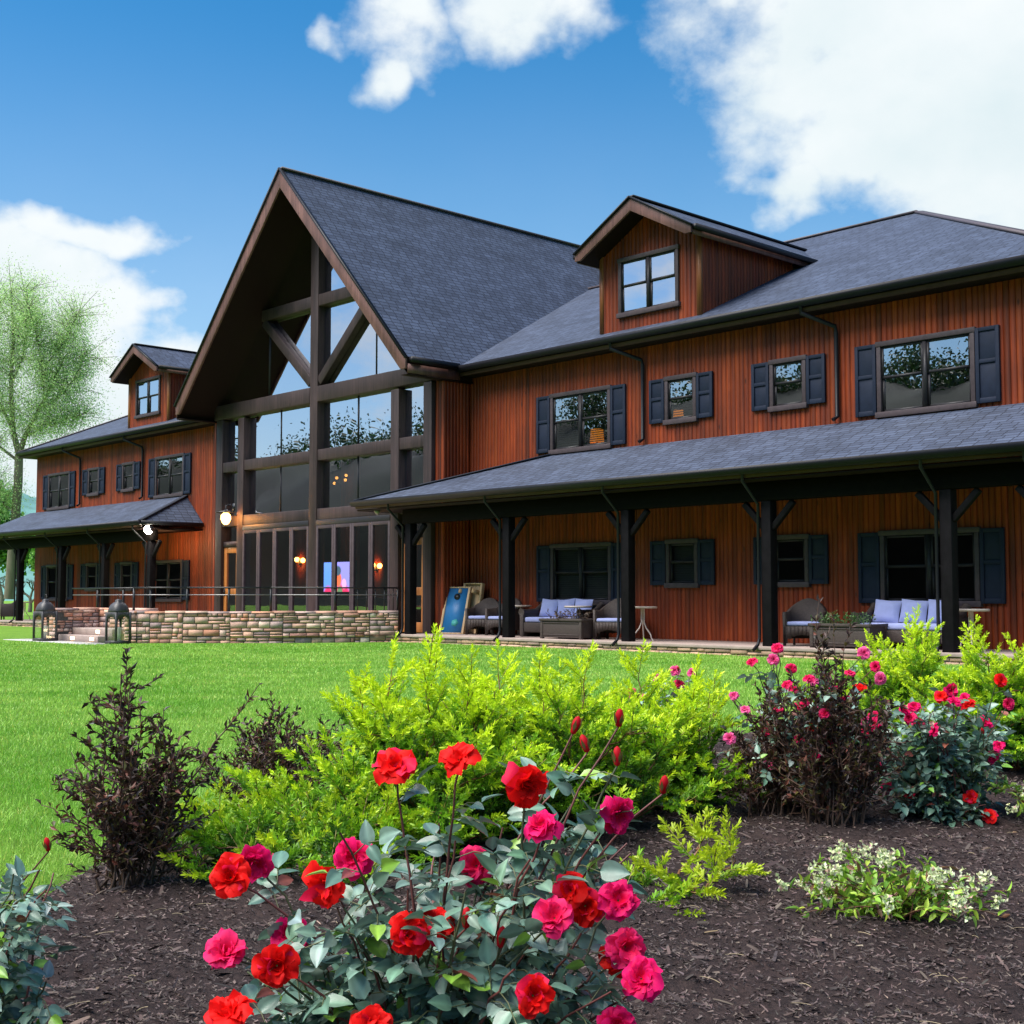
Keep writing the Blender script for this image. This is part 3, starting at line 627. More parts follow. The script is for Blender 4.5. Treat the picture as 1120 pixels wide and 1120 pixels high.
for sgn in (1, -1):
    de = 3.62 if sgn > 0 else 7.5; ye = YG - .06 if sgn > 0 else YW - .05
    q0, q1 = sorted((XC + sgn * de, XC + sgn * (EX - .1)))
    m_ = MB(); m_.box(q0, q1, YPE + .02, YPE + .05, 3.24, 3.40); m_.build('fascia', M['fascia'], lodge)
    m_ = MB(); V = [(x, y, z) for x in (q0 - .05, q1 + .05) for y, z in ((YPE + .016, 3.43), (YPE - .12, 3.44), (YPE - .115, 3.38), (YPE - .075, 3.30), (YPE + .016, 3.30))]
    m_.add(V, [(0, 1, 2, 3, 4), (9, 8, 7, 6, 5)] + [(i, i + 5, (i + 1) % 5 + 5, (i + 1) % 5) for i in range(5)]); m_.build('gutter', M['gutter'], lodge)
    # end gutter of the hip, running back to the gable
    xe = XC + sgn * de; m_ = MB(); m_.bar((xe - sgn * .05, YPE, 3.375), (xe - sgn * .05, ye, 3.375), .12, .12); m_.build('gutter', M['gutter'], lodge)
    m_ = MB(); m_.box(q0 + .02, q1 - .02, YPE + .06, YG - .04, 3.19, 3.23); u0, u1 = sorted((XC + sgn * max(5.5, de + .02), XC + sgn * (EX - .12))); m_.box(u0, u1, YG - .039, YW - .02, 3.19, 3.23)
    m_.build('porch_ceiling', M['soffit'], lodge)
    b0, b1 = sorted((XC + sgn * (4.95 if sgn > 0 else 7.62), XC + sgn * (EX - .4)))
    m_ = MB(); m_.box(b0, b1, YPF + .04, YPF + .28, 2.84, 3.18); m_.build('porch_beam', M['darkbeam'], lodge, bevel=.01)
posts = [-7.15, -10.68, -14.22, -17.67, -21.2, -24.66] + [-35.0, -37.6, -40.75, -44.04, -47.6, -50.0]
posts = posts[1:6] + posts[7:11]
for x in posts + [-9.3 + .35, -50.3]:
    yc = YPF + .16; m_ = MB(); m_.box(x - .105, x + .105, yc - .105, yc + .105, FL, 2.838); po = m_.build('porch_post', M['darkpost'], lodge, bevel=.012)
    for s in (1, -1):
        if s < 0 and x == -24.66: pass
        k = MB(); k.bar((x + s * .09, yc, 2.34), (x + s * .54, yc, 2.81), .10, .11, up=(0, 0, 1)); k.build('brace', M['darkpost'], po, bevel=.01)
    # rainwater pipe down the post, with a kicked-out shoe over the edge
    px_ = x - .145
    d = MB(); d.tube([(px_, YPE - .03, 3.30), (px_, YPE - .03, 3.18), (px_, YPF + .03, 2.78), (px_, YPF + .03, .34), (px_, YPF - .02, .22), (px_ + .0, YPF - .16, .12)], .030, 8)
    d.build('downspout', M['gutter'], lodge)
# downspouts from the main gutters
for (x, xo) in ((-18.62, .5), (-13.75, .45), (-41.35, .45), (-46.2, .45)):
    d = MB(); d.tube([(x - xo, YE - .06, 6.62), (x - xo, YE - .06, 6.48), (x, YW - .10, 6.22), (x, YW - .07, 6.1), (x, YW - .07, zp(YW) + .12), (x - .04, YW - .16, zp(YW) + .05)], .042, 8)
    d.build('downspout', M['gutter'], lodge)
# porch floor: stone slab on a low stone course
for (x0, x1) in ((XC + 4.75, XC + EX - .1), (XC - EX + .1, XC - 4.75)):
    m_ = MB(); m_.box(x0, x1, YPF - .05, YW, .125, FL); m_.build('porch_floor', M['slab'], lodge, bevel=.008)

# ---- individual stones in a coursed wall
PAL = np.array([(.74, .48, .32), (.66, .46, .35), (.55, .42, .37), (.45, .26, .18), (.68, .35, .21), (.86, .64, .50), (.58, .40, .31), (.40, .31, .28), (.70, .44, .31), (.80, .57, .42)]) * np.array([.98, .88, .93])
def stones(mb, mort, path, z0, z1, seed=0, hs=(.06, .13), ls=(.12, .36), depth=.05, pal=PAL):
    rg = np.random.default_rng(seed); P = np.array(path, float); seg = np.linalg.norm(np.diff(P, axis=0), axis=1); cum = np.concatenate([[0], np.cumsum(seg)]); L = cum[-1]
    def pt(s):
        i = min(len(seg) - 1, max(0, np.searchsorted(cum, s, side='right') - 1)); t = (P[i + 1] - P[i]) / seg[i]
        return P[i] + t * (s - cum[i]), np.array([t[1], -t[0]])
    c0 = 0.0
    while c0 < L - .01:                    # patches of wall, each with courses of its own
        c1 = min(L, c0 + rg.uniform(.5, 1.3)); 
        if L - c1 < .25: c1 = L
        z = z0
        while z < z1 - .02:
            h = rg.uniform(*hs)
            if z + h > z1 - .06: h = z1 - z
            s = c0
            while s < c1 - 1e-6:
                l = rg.uniform(*ls)
                if c1 - s - l < ls[0] * .7: l = c1 - s
                a, b = s, s + l; s += l
                parts = [(z, z + h)]
                if h > .1 and rg.random() < .35: q = z + h * rg.uniform(.4, .6); parts = [(z, q), (q, z + h)]
                for (q0, q1) in parts:
                    g = .004; d = rg.uniform(.0, .022); c = pal[rg.integers(len(pal))] * rg.uniform(.72, 1.2) * rg.normal(1, .015, 3)
                    pa, n = pt(a + 1e-4); pb, n2 = pt(b - 1e-4); t = pb - pa; t /= np.linalg.norm(t); j = lambda: rg.uniform(-.010, .010)
                    base = [pa + t * g, pb - t * g]; cc = []
                    for (pp, zz) in ((base[0], q0 + g), (base[1], q0 + g), (base[1], q1 - g), (base[0], q1 - g)): cc.append((*(pp - n * .02), zz + j() * .6))
                    for (pp, zz, sx, sz) in ((base[0], q0 + g, 1, 1), (base[1], q0 + g, -1, 1), (base[1], q1 - g, -1, -1), (base[0], q1 - g, 1, -1)):
                        cc.append((*(pp + n * (d + .012 + j() * .6) + t * sx * (.006 + abs(j()) * .7)), zz + sz * (.005 + abs(j()) * .6)))
                    mb.add(cc, [(4, 5, 6, 7), (0, 1, 5, 4), (1, 2, 6, 5), (2, 3, 7, 6), (3, 0, 4, 7)], np.clip(c, 0.01, .85))
            z += h
        c0 = c1
    for i in range(len(P) - 1):
        t = (P[i + 1] - P[i]) / seg[i]; n = np.array([t[1], -t[0]]); a, b = P[i] - n * depth * .0, P[i + 1]
        q = [(*a, z0), (*b, z0), (*b, z1 - .004), (*a, z1 - .004)]; mort.face(q)
for (x0, x1, sd) in ((XC + 4.80, XC + EX - .15, 3), (XC - EX + .15, XC - 4.80, 4)):
    s_ = MB(); mo = MB(); stones(s_, mo, [(x0, YPF), (x1, YPF)], -.03, .124, sd, (.05, .09), (.15, .45), pal=np.array([(.62, .38, .25), (.52, .33, .23), (.42, .28, .22), (.68, .43, .29)]))
    so3 = s_.build('porch_base', M['stone'], lodge); mo.build('mortar', M['mortar'], so3)
# ------------------------------------------------------------------ scatter tools
def unit(v): return v / (np.linalg.norm(v, axis=-1, keepdims=True) + 1e-9)
def leaf_tpl(nv, nu, shape, fold=.25, droop=.25, wave=0.0):
    V = []; 
    for i in range(nv + 1):
        v = i / nv; w = shape(v)
        for j in range(nu + 1):
            u = 2 * j / nu - 1
            V.append((u * w, v, fold * abs(u) * w - droop * v * v + wave * math.sin(v * 9) * abs(u) * w))
    F = [(i * (nu + 1) + j, i * (nu + 1) + j + 1, (i + 1) * (nu + 1) + j + 1, (i + 1) * (nu + 1) + j) for i in range(nv) for j in range(nu)]
    return np.array(V), np.array(F)
ovate = lambda v: .5 * (math.sin(math.pi * min(1, v ** .72)) ** .8) if 0 < v < 1 else .02
lance = lambda v: .5 * math.sin(math.pi * v ** .8) if 0 < v < 1 else .02
LEAF_HI = leaf_tpl(6, 4, ovate, .22, .22, .05); LEAF_MID = leaf_tpl(4, 2, ovate, .25, .2); LEAF_LO = leaf_tpl(2, 2, lance, .35, .2)
NEEDLE = (np.array([(-.5, 0, 0), (.5, 0, 0), (.42, .72, -.04), (0, 1, -.08), (-.42, .72, -.04)], float), np.array([(0, 1, 2, 3, 4)]))
CARD = (np.array([(-.5, 0, 0), (.5, .1, .1), (.4, 1, 0), (-.45, .9, .12)], float), np.array([(0, 1, 2, 3)]))
def scatter(mb, tpl, pos, dr, nr, L, Wd, col, gradient=None, rib=0):
    V, F = tpl; n = len(pos)
    if n == 0: return
    pos = np.asarray(pos, float); dr = unit(np.asarray(dr, float)); nr = np.asarray(nr, float); sd = unit(np.cross(dr, nr)); nr = np.cross(sd, dr)
    L = np.broadcast_to(L, (n,))[:, None, None]; Wd = np.broadcast_to(Wd, (n,))[:, None, None]
    P = pos[:, None] + L * V[None, :, 1:2] * dr[:, None] + Wd * V[None, :, 0:1] * sd[:, None] + L * V[None, :, 2:3] * nr[:, None]
    Q = (F[None] + (np.arange(n) * len(V))[:, None, None]).reshape(-1, F.shape[1])
    col = np.asarray(col, float); C = np.repeat(col[:, None], len(V), 1)
    if gradient is not None: C = C * (1 + (gradient[:, None, :] - 1) * V[None, :, 1:2])
    if rib: C = C * np.where(np.abs(V[:, 0]) < .012, 1 + rib, np.where(np.arange(len(V)) % 2, 1.04, .93))[None, :, None]
    mb.bulk(P.reshape(-1, 3), Q, np.clip(C, 0, 1).reshape(-1, 3))
def rdir(rg, n): return unit(rg.normal(size=(n, 3)))
def pick(rg, pal, n, jit=.18):
    pal = np.array(pal, float); p = pal[:, 3] / pal[:, 3].sum(); i = rg.choice(len(pal), n, p=p)
    return pal[i, :3] * rg.uniform(1 - jit, 1 + jit, (n, 1)) * rg.normal(1, .05, (n, 3))
def curve(a, m, b, n=9):
    t = np.linspace(0, 1, n)[:, None]; return (1 - t) ** 2 * a + 2 * t * (1 - t) * m + t * t * b

# ------------------------------------------------------------------ terrace wall, steps, rail
tw = thing('terrace_wall', 'low coursed fieldstone wall curving around the terrace before the glass gable', 'stone wall', (-27.5, 16, 0))
P0, P1, P2, P3 = (-24.95, 19.62), (-26.35, 17.0), (-27.7, 15.45), (-28.75, 14.45)
cap_in = lambda p: p
face = [P3, P2, P1, P0]
s_ = MB(); mo = MB(); stones(s_, mo, face, -.04, .70, 11, hs=(.07, .17), ls=(.10, .40))
back = [(-29.35, 15.35), P3]; stones(s_, mo, back, -.04, .70, 12, hs=(.07, .17), ls=(.10, .40))
nb = [(-32.1, 15.0), (-29.35, 15.35)]; stones(s_, mo, nb, -.04, .76, 13, hs=(.07, .17), ls=(.10, .40))
pier = [(-32.1, 13.95), (-31.35, 13.95), (-31.35, 15.05)]; stones(s_, mo, pier, -.04, .76, 14)
s_.build('stone_face', M['stone'], tw); mo.build('mortar', M['mortar'], tw)
core = MB()
for pth in (face, back, nb, pier):
    Pp = np.array(pth, float)
    for i in range(len(Pp) - 1):
        tt_ = unit(Pp[i + 1] - Pp[i]); nn_ = np.array([tt_[1], -tt_[0]]); a_, b_ = Pp[i] - nn_ * .30, Pp[i + 1] - nn_ * .30
        core.face([(*a_, 0), (*a_, .70), (*b_, .70), (*b_, 0)])
core.build('wall_core', M['mortar'], tw)
cp = MB()
def ribbon(mb, path, w, z0, z1):
    P = np.array(path, float)
    for i in range(len(P) - 1):
        t = (P[i + 1] - P[i]); L = np.linalg.norm(t); t /= L; n = np.array([t[1], -t[0]]); k = max(1, int(L / .45))
        for j in range(k):
            a = P[i] + t * L * j / k + t * .004; b = P[i] + t * L * (j + 1) / k - t * .004; o = .03 + rng.uniform(-.01, .015)
            V = [(*(q), z) for z in (z0 + rng.uniform(-.004, .004), z1 + rng.uniform(-.012, .008)) for q in (a + n * o, b + n * o, b - n * w, a - n * w)]
            c = PAL[rng.integers(len(PAL))] * rng.uniform(.8, 1.15)
            mb.add(V, [(0, 1, 5, 4), (1, 2, 6, 5), (2, 3, 7, 6), (3, 0, 4, 7), (4, 5, 6, 7)], np.clip(c, .02, .7))
ribbon(cp, face, .34, .70, .75); ribbon(cp, back, .3, .70, .75); ribbon(cp, nb, .3, .76, .81); ribbon(cp, pier, .3, .76, .81)
cp.build('cap_stone', M['stone'], tw)
tf = MB(); tf.face([(-24.9, 19.6, .17), (-24.9, 20.4, .17), (-35, 20.4, .17), (-35, 15.3, .17), (-32.1, 15.1, .17), (-29.3, 15.4, .17), (-28.7, 14.6, .17), (-27.6, 15.5, .17), (-26.2, 17.1, .17)][::-1])
tag(tf.build('terrace_floor', M['slab']), kind='structure')
st = thing('stone_steps', 'two low stone steps set in the fieldstone wall between the lanterns', 'steps', (-30, 14.2, 0))
for k in range(2):
    m_ = MB(); y0 = 13.98 + k * .36; m_.box(-31.3, -29.15 + k * .0, y0, 15.0 - k * .01, .16 * k + .001, .16 * (k + 1)); so4 = m_.build('step', M['slab'], st, bevel=.012)
    for x in ((-29.9,) if k else (-30.5, -29.45)):
        l = MB(); l.box(x - .09, x + .09, y0 - .012, y0 + .01, .16 * k + .05, .16 * k + .12); l.build('step_light', M['steplamp'], so4)
pv = MB(); pv.box(-33.0, -28.2, 13.3, 14.0, -.02, .012); tag(pv.build('stone_pad', M['paver']), kind='structure')
# metal railing along the wall
rl = thing('terrace_railing', 'dark metal rail with a thin lighter second bar above the fieldstone wall', 'railing', (-27.5, 16.2, .7))
def inset(p, q): return p
rp = [(-25.15, 19.75), (-26.55, 17.05), (-27.9, 15.6), (-28.9, 14.75), (-29.6, 15.55), (-33.4, 15.3)]
top, low = MB(), MB()
for a, b in zip(rp[:-1], rp[1:]):
    top.bar((*a, 1.30), (*b, 1.30), .07, .035); low.bar((*a, 1.13), (*b, 1.13), .02, .02)
top.build('top_rail', M['iron'], rl); low.build('lower_rail', M['steel'], rl)
for p, q, n in ((rp[0], rp[1], 2), (rp[1], rp[2], 2), (rp[2], rp[3], 1), (rp[3], rp[4], 1), (rp[4], rp[5], 3)):
    for k in range(n):
        t = k / n; x, y = p[0] * (1 - t) + q[0] * t, p[1] * (1 - t) + q[1] * t
        m_ = MB(); m_.box(x - .022, x + .022, y - .022, y + .022, .70, 1.285); m_.build('rail_post', M['iron'], rl)
for k in range(5):
    t = (k + .5) / 14; x, y = rp[0][0] * (1 - t) + rp[1][0] * t, rp[0][1] * (1 - t) + rp[1][1] * t
    m_ = MB(); m_.box(x - .009, x + .009, y - .009, y + .009, .72, 1.28); m_.build('baluster', M['iron'], rl)

# ------------------------------------------------------------------ big floor lanterns
def lantern(loc, label):
    t = thing('floor_lantern', label, 'lantern', loc, R(8), 'big metal lanterns on the paving'); t.scale = (.94, .94, 1.38)
    w, h = .20, .52
    f = MB(); f.box(-w - .02, w + .02, -w - .02, w + .02, 0, .05)
    for sx in (-1, 1):
        for sy in (-1, 1): f.box(sx * w - .022, sx * w + .022, sy * w - .022, sy * w + .022, .05, h)
    for s in (-1, 1):
        for k in range(9):              # arched heads of the four openings
            x0, x1 = -w + 2 * w * k / 9, -w + 2 * w * (k + 1) / 9; xm = abs((x0 + x1) / 2) / w; zz = h - .05 - .15 * (1 - math.sqrt(max(0, 1 - xm ** 2))) - .02
            f.box(x0, x1, s * w - .012, s * w + .012, zz, h); f.box(s * w - .012, s * w + .012, x0, x1, zz, h)
    f.build('frame', M['bronze'], t, local=True)
    d = MB(); prof = [(w * 1.44, h), (w * 1.44, h + .03), (w * 1.34, h + .07), (w * 1.12, h + .12), (w * .80, h + .155), (w * .5, h + .17), (w * .5, h + .20), (w * .3, h + .215), (.012, h + .22)]
    V = []
    for r, z in prof:                   # square dome
        for a in range(16):
            th = 2 * math.pi * a / 16; c, s_ = math.cos(th), math.sin(th); k = (abs(c) ** 5 + abs(s_) ** 5) ** (-1 / 5) * .72
            V.append((r * k * c, r * k * s_, z))
    d.add(V, [(i * 16 + j, i * 16 + (j + 1) % 16, (i + 1) * 16 + (j + 1) % 16, (i + 1) * 16 + j) for i in range(len(prof) - 1) for j in range(16)] + [tuple(range(16))[::-1]])
    d.tube([(.0 + .05 * math.cos(q), 0, h + .25 + .05 * math.sin(q)) for q in np.linspace(0, 2 * math.pi, 14)], .007, 5)
    d.build('dome', M['bronze'], t, local=True)
    g = MB()
    for s in (-1, 1): g.face([(-w, s * (w - .015), .05), (w, s * (w - .015), .05), (w, s * (w - .015), h), (-w, s * (w - .015), h)]); g.face([(s * (w - .015), -w, .05), (s * (w - .015), w, .05), (s * (w - .015), w, h), (s * (w - .015), -w, h)])
    g.build('pane', M['lglass'], t, local=True)
    c = MB(); c.lathe([(.07, .05), (.07, .26), (.06, .27), (.01, .262)], n=16); c.build('candle', M['candle'], t, local=True)
    return t
p_ = onZ(49, 701.5); lantern((p_[0], p_[1], .012), 'black arched metal lantern standing left of the stone steps')
p_ = onZ(129, 704.5); lantern((p_[0], p_[1], .012), 'black arched metal lantern standing right of the stone steps, before the wall corner')

# ------------------------------------------------------------------ lamps
t = thing('wall_lantern', 'lit gooseneck wall lantern glowing orange beside the left timber door', 'wall lamp', (-34.05, YG - .03, 3.6))
b = MB(); b.tube([(-33.85, YG - .03, 3.72), (-33.85, YG - .18, 3.80), (-33.85, YG - .30, 3.76), (-33.85, YG - .30, 3.64)], .016); b.box(-33.91, -33.79, YG - .045, YG - .021, 3.62, 3.84); b.build('bracket', M['iron'], t)
b = MB(); b.lathe([(.03, 3.66), (.06, 3.62), (.30, 3.57), (.295, 3.555), (.05, 3.59)], (-33.85, YG - .30, 0), 18); b.build('lamp_shade', M['iron'], t)
b = MB(); b.lathe([(.02, 3.18), (.10, 3.25), (.15, 3.37), (.14, 3.48), (.07, 3.55)], (-33.85, YG - .30, 0), 16); b.build('globe', M['bulb'], t, smooth=True)
b = MB(); b.lathe([(.005, 3.14), (.03, 3.16), (.05, 3.23), (.02, 3.25)], (-33.85, YG - .30, 0), 12); b.build('finial', M['iron'], t)
l = bpy.data.lights.new('lamp_glow', 'POINT'); l.energy = 22; l.color = (1, .42, .10); l.shadow_soft_size = .1; lo = bpy.data.objects.new('lamp_glow', l); COL.objects.link(lo); lo.location = (-33.62, YG - .34, 3.42)
fp = onY(163.5, 579, 19.50)
t = thing('flood_lamp', 'bright white floodlight burning under the left porch eave corner', 'floodlight', tuple(fp))
b = MB(); b.lathe([(.10, 0), (.085, .05), (.06, .11), (.03, .13)], (0, 0, 0), 16); ho = b.build('housing', M['iron'], t, local=True); ho.rotation_euler = (R(-62), 0, R(-38))
b = MB(); b.lathe([(.135 * math.cos(q) + .001, -.03 + .135 * math.sin(q)) for q in np.linspace(-1.55, .4, 9)], (0, 0, 0), 18); bo = b.build('bulb', M['flood'], t, smooth=True, local=True); bo.rotation_euler = (R(-62), 0, R(-38))
b = MB(); b.tube([(0, .06, .06), (0, .12, .08), (0, .15, .06)], .015); b.build('bracket', M['iron'], t, local=True)
l = bpy.data.lights.new('flood_glow', 'POINT'); l.energy = 34; l.color = (1, .58, .26); l.shadow_soft_size = .15; lo = bpy.data.objects.new('flood_glow', l); COL.objects.link(lo); lo.location = (fp[0] - .9, fp[1] + .85, fp[2] - .45)
t = thing('spotlight', 'small grey spotlight under the porch gutter corner near the right door', 'spotlight', tuple(onY(411, 561, YPE + .2)))
b = MB(); b.lathe([(.07, 0), (.06, .08), (.035, .13)], n=14); q = b.build('housing', M['steel'], t, local=True); q.rotation_euler = (R(-50), R(20), 0)
b = MB(); b.tube([(0, .05, .08), (0.02, .08, .2)], .014); b.build('bracket', M['iron'], t, local=True)
# inside: sconces, chandelier, screen, lamps
def globes(name, label, cat, c, offs, r, grp, mg='sconce'):
    t = thing(name, label, cat, tuple(c), 0, grp)
    b = MB(); b.lathe([(.005, -.16), (.05, -.13), (.06, -.05), (.03, .0)], n=12)
    for o in offs: b.tube([(0, 0, -.06), (o[0] * .5, o[1], -.10), (o[0], o[1], o[2] - r * .8)], .012)
    b.build('bracket', M['bronze'], t, local=True)
    for o in offs:
        g = MB(); g.lathe([(r * math.cos(q) + .001, r * math.sin(q) + 0) for q in np.linspace(-1.5, 1.5, 9)], (o[0], o[1], o[2]), 12); g.build('globe', M[mg], t, smooth=True, local=True)
    return t
for px_, py_, lab in ((328, 613, 'two-globe sconce glowing behind the third folding pane of the left bay'), (411.5, 619, 'two-globe sconce glowing behind the last folding pane near the right door')):
    c = onY(px_, py_, 22.6); globes('wall_sconce', lab, 'sconce', c, [(-.16, 0, .03), (.16, 0, .0)], .075, 'indoor sconces')
    w_ = MB(); w_.box(c[0] - .32, c[0] + .32, 22.64, 22.8, FL, 3.1); w_.build('interior_pillar', M['siding'], lodge)
    l = bpy.data.lights.new('sconce_glow', 'POINT'); l.energy = 9; l.color = (1, .40, .08); l.shadow_soft_size = .1; lo = bpy.data.objects.new('sconce_glow', l); COL.objects.link(lo); lo.location = (c[0], 22.45, c[2])
globes('chandelier', 'small lit chandelier hanging inside the upper right gable glass', 'chandelier', onY(373, 524, 23.2), [(-.22, 0, .05), (.22, 0, -.04), (.05, .15, .12), (-.2, -.1, -.12)], .045, None, 'tinylamp')
c = onY(369.5, 631, 22.9)
t = thing('television', 'lit television behind the right folding doors showing a blurred face on blue', 'television', tuple(c))
b = MB(); b.box(-.62, .62, .02, .08, -.37, .37); b.box(-.05, .05, .06, .9, -.6, -.3); b.build('case', M['iron'], t, local=True)
mt, tt_, pb = newmat('tv_picture'); co = N(tt_, 'ShaderNodeTexCoord')
def blob(cx, cz, r0, r1):
    sb = N(tt_, 'ShaderNodeVectorMath', operation='SUBTRACT'); tt_.links.new(co.outputs['Object'], sb.inputs[0]); sb.inputs[1].default_value = (cx, 0, cz)
    sc = N(tt_, 'ShaderNodeVectorMath', operation='DIVIDE'); tt_.links.new(sb.outputs[0], sc.inputs[0]); sc.inputs[1].default_value = (r0, 1, r1)
    ln = N(tt_, 'ShaderNodeVectorMath', operation='LENGTH'); tt_.links.new(sc.outputs[0], ln.inputs[0])
    mp = N(tt_, 'ShaderNodeMapRange'); mp.interpolation_type = 'SMOOTHSTEP'; mp.inputs['From Min'].default_value = 1.15; mp.inputs['From Max'].default_value = .75
    tt_.links.new(ln.outputs['Value'], mp.inputs['Value']); return mp.outputs[0]
cc = mixc(tt_, blob(-.7, 0, .55, 1.0), (.30, .28, .85), (.12, .30, .95))
for (cx, cz, r0, r1, cl) in ((.12, -.50, .42, .34, (.75, .03, .12)), (-.40, -.5, .22, .3, (.75, .03, .12)), (.06, -.40, .12, .2, (.12, .22, .10)), (.0, -.06, .13, .17, (.85, .16, .06)), (-.02, .14, .13, .12, (.05, .10, .14)), (.22, -.16, .09, .12, (.95, .40, .62))): cc = mixc(tt_, blob(cx, cz, r0, r1), cc, cl)
tt_.links.new(cc, pb.inputs['Emission Color']); pb.inputs['Emission Strength'].default_value = 1.3; pb.inputs['Base Color'].default_value = (.01, .01, .01, 1)
b = MB(); b.face([(-.59, .015, -.34), (.59, .015, -.34), (.59, .015, .34), (-.59, .015, .34)]); b.build('screen', mt, t, local=True); t.scale = (1.3, 1.3, 1.3)
t = thing('bar_counter', 'long dark bar counter inside the folding glass doors', 'counter', (-29, 21.6, FL))
b = MB(); b.box(-33.0, -26.2, 21.5, 21.95, FL, 1.0); b.build('body', M['darkbeam'], t); b = MB(); b.box(-33.1, -26.1, 21.42, 22.0, 1.0, 1.05); b.build('counter_top', M['darkpost'], t, bevel=.01)
for (px_, py_, Yl, r, h, lab) in ((653, 478, YW + .9, .17, .30, 'lit orange lamp in the left upper window of the right wing'), (742, 455, YW + .9, .12, .22, 'lit orange lamp in the second upper window of the right wing')):
    c = onY(px_, py_, Yl); t = thing('table_lamp', lab, 'lamp', (c[0], c[1], c[2] - h), 0, 'lamps lit behind the upper windows')
    b = MB(); b.lathe([(r, h * .55), (r * .86, h * 1.6)], n=18, cap=False); b.build('lamp_shade', M['shade'], t, local=True)
    b = MB(); b.lathe([(.10, -.35), (.10, -.33), (.02, -.30), (.05, -.1), (.07, .1), (.02, h * .5), (.012, h * 1.3)], n=12); b.build('base', M['bronze'], t, local=True)
    l = bpy.data.lights.new('lamp_glow', 'POINT'); l.energy = 3; l.color = (1, .45, .1); l.shadow_soft_size = .1; lo = bpy.data.objects.new('lamp_glow', l); COL.objects.link(lo); lo.location = (c[0], c[1] + .3, c[2] + .55)

# ------------------------------------------------------------------ porch furniture
def armchair(loc, rz, label, grp='wicker armchairs on the porch'):
    t = thing('wicker_armchair', label, 'armchair', loc, rz, grp)
    f = MB(); n = 18                       # barrel shell: arms sweep up into the rounded back (front is -Y)
    V = []; F = []
    for i in range(n + 1):
        a = math.pi * (i / n) ; x = -.36 * math.cos(a); y = -.02 + .34 * math.sin(a) - (.30 if i in (0, n) else 0)
        zt = .60 + .26 * max(0, math.sin(a)) ** 1.5
        nx, ny = -math.cos(a), math.sin(a)
        for (rr, zz) in ((0, .12), (0.02, zt), (-.05, zt + .012), (-.07, .36)): V.append((x + nx * rr, y + ny * rr, zz))
    for i in range(n):
        for j in range(3): F.append((i * 4 + j, (i + 1) * 4 + j, (i + 1) * 4 + j + 1, i * 4 + j + 1))
    f.add(V, F); f.add([V[0], V[1], V[2], V[3]], [(0, 1, 2, 3)]); f.add(V[-4:], [(3, 2, 1, 0)])
    # arched front and side skirts
    for k in range(10):
        x0, x1 = -.36 + .72 * k / 10, -.36 + .72 * (k + 1) / 10; xm = (x0 + x1) / 2 / .36; zb = .05 + .15 * math.sqrt(max(0, 1 - (xm / .82) ** 2))
        f.box(x0, x1, -.34, -.30, zb, .36)
    f.box(-.34, .34, -.32, .28, .32, .36)
    for sx in (-1, 1):
        f.box(sx * .34 - .025, sx * .34 + .025, -.34, -.29, 0, .62)
        f.box(sx * .27 - .02, sx * .27 + .02, .20, .25, 0, .34)
    f.build('frame', M['wicker'], t, local=True)
    c = MB(); c.box(-.30, .30, -.33, .22, .365, .445); c.build('cushion', M['cushion'], t, bevel=.03, local=True)
    return t
def sofa(loc, rz, label):
    t = thing('wicker_sofa', label, 'sofa', loc, rz, 'wicker sofas on the porch'); w = .86
    f = MB(); f.box(-w, w, -.38, .38, .10, .32); f.box(-w, w, .28, .40, .32, .74)
    for s in (-1, 1):
        f.box(s * w - .06, s * w + .06, -.40, .38, .0, .54); f.tube([(s * w, -.40, .55), (s * w, .1, .57), (s * w, .36, .72)], .065, 8)
    f.build('frame', M['wicker'], t, bevel=.03, local=True)
    for k in range(3):
        x0 = -w + .08 + k * (2 * w - .16) / 3; x1 = x0 + (2 * w - .16) / 3 - .01
        c = MB(); c.box(x0, x1, -.38, .24, .325, .44); c.build('cushion', M['cushion'], t, bevel=.035, local=True)
        p = MB(); xm = (x0 + x1) / 2; V = []; n = 8          # soft plump pillow
        hw, hh = (x1 - x0) / 2, .21
        for s in (1, -1):
            for i in range(n + 1):
                for j in range(n + 1):
                    u, v = 2 * i / n - 1, 2 * j / n - 1; th = .075 * (max(0, (1 - u ** 4) * (1 - v ** 4))) ** .5
                    k1 = 1 - .06 * (1 - abs(u)) * abs(v) ** 3
                    V.append((u * hw * (1 - .05 * (1 - abs(v) ** 2)), s * th, v * hh * k1))
        F = []; m = (n + 1) ** 2
        for s in (0, 1):
            for i in range(n):
                for j in range(n):
                    q = [s * m + i * (n + 1) + j, s * m + (i + 1) * (n + 1) + j, s * m + (i + 1) * (n + 1) + j + 1, s * m + i * (n + 1) + j + 1]; F.append(q if s == 0 else q[::-1])
        p.add(V, F); o = p.build('pillow', M['cushion'], t, smooth=True, local=True); o.location = (xm, .17 - .02 * k, .64); o.rotation_euler = (R(-16 + 4 * k), R(rng.uniform(-6, 6)), 0)
    return t
def bistro(loc, label):
    t = thing('bistro_table', label, 'side table', loc, rng.uniform(0, 2), 'small round bistro tables on the porch')
    b = MB(); b.lathe([(.29, .66), (.30, .68), (.30, .695), (.28, .70)], n=26); b.build('tabletop', M['marble'], t, local=True)
    for k in range(3):
        a = 2 * math.pi * k / 3; l = MB(); c, s = math.cos(a), math.sin(a)
        l.tube([(c * r, s * r, z) for r, z in ((.03, .655), (.035, .5), (.03, .38), (.08, .26), (.18, .14), (.21, .05), (.25, .0))], .014, 6); l.build('leg', M['marble'], t, local=True)
    return t
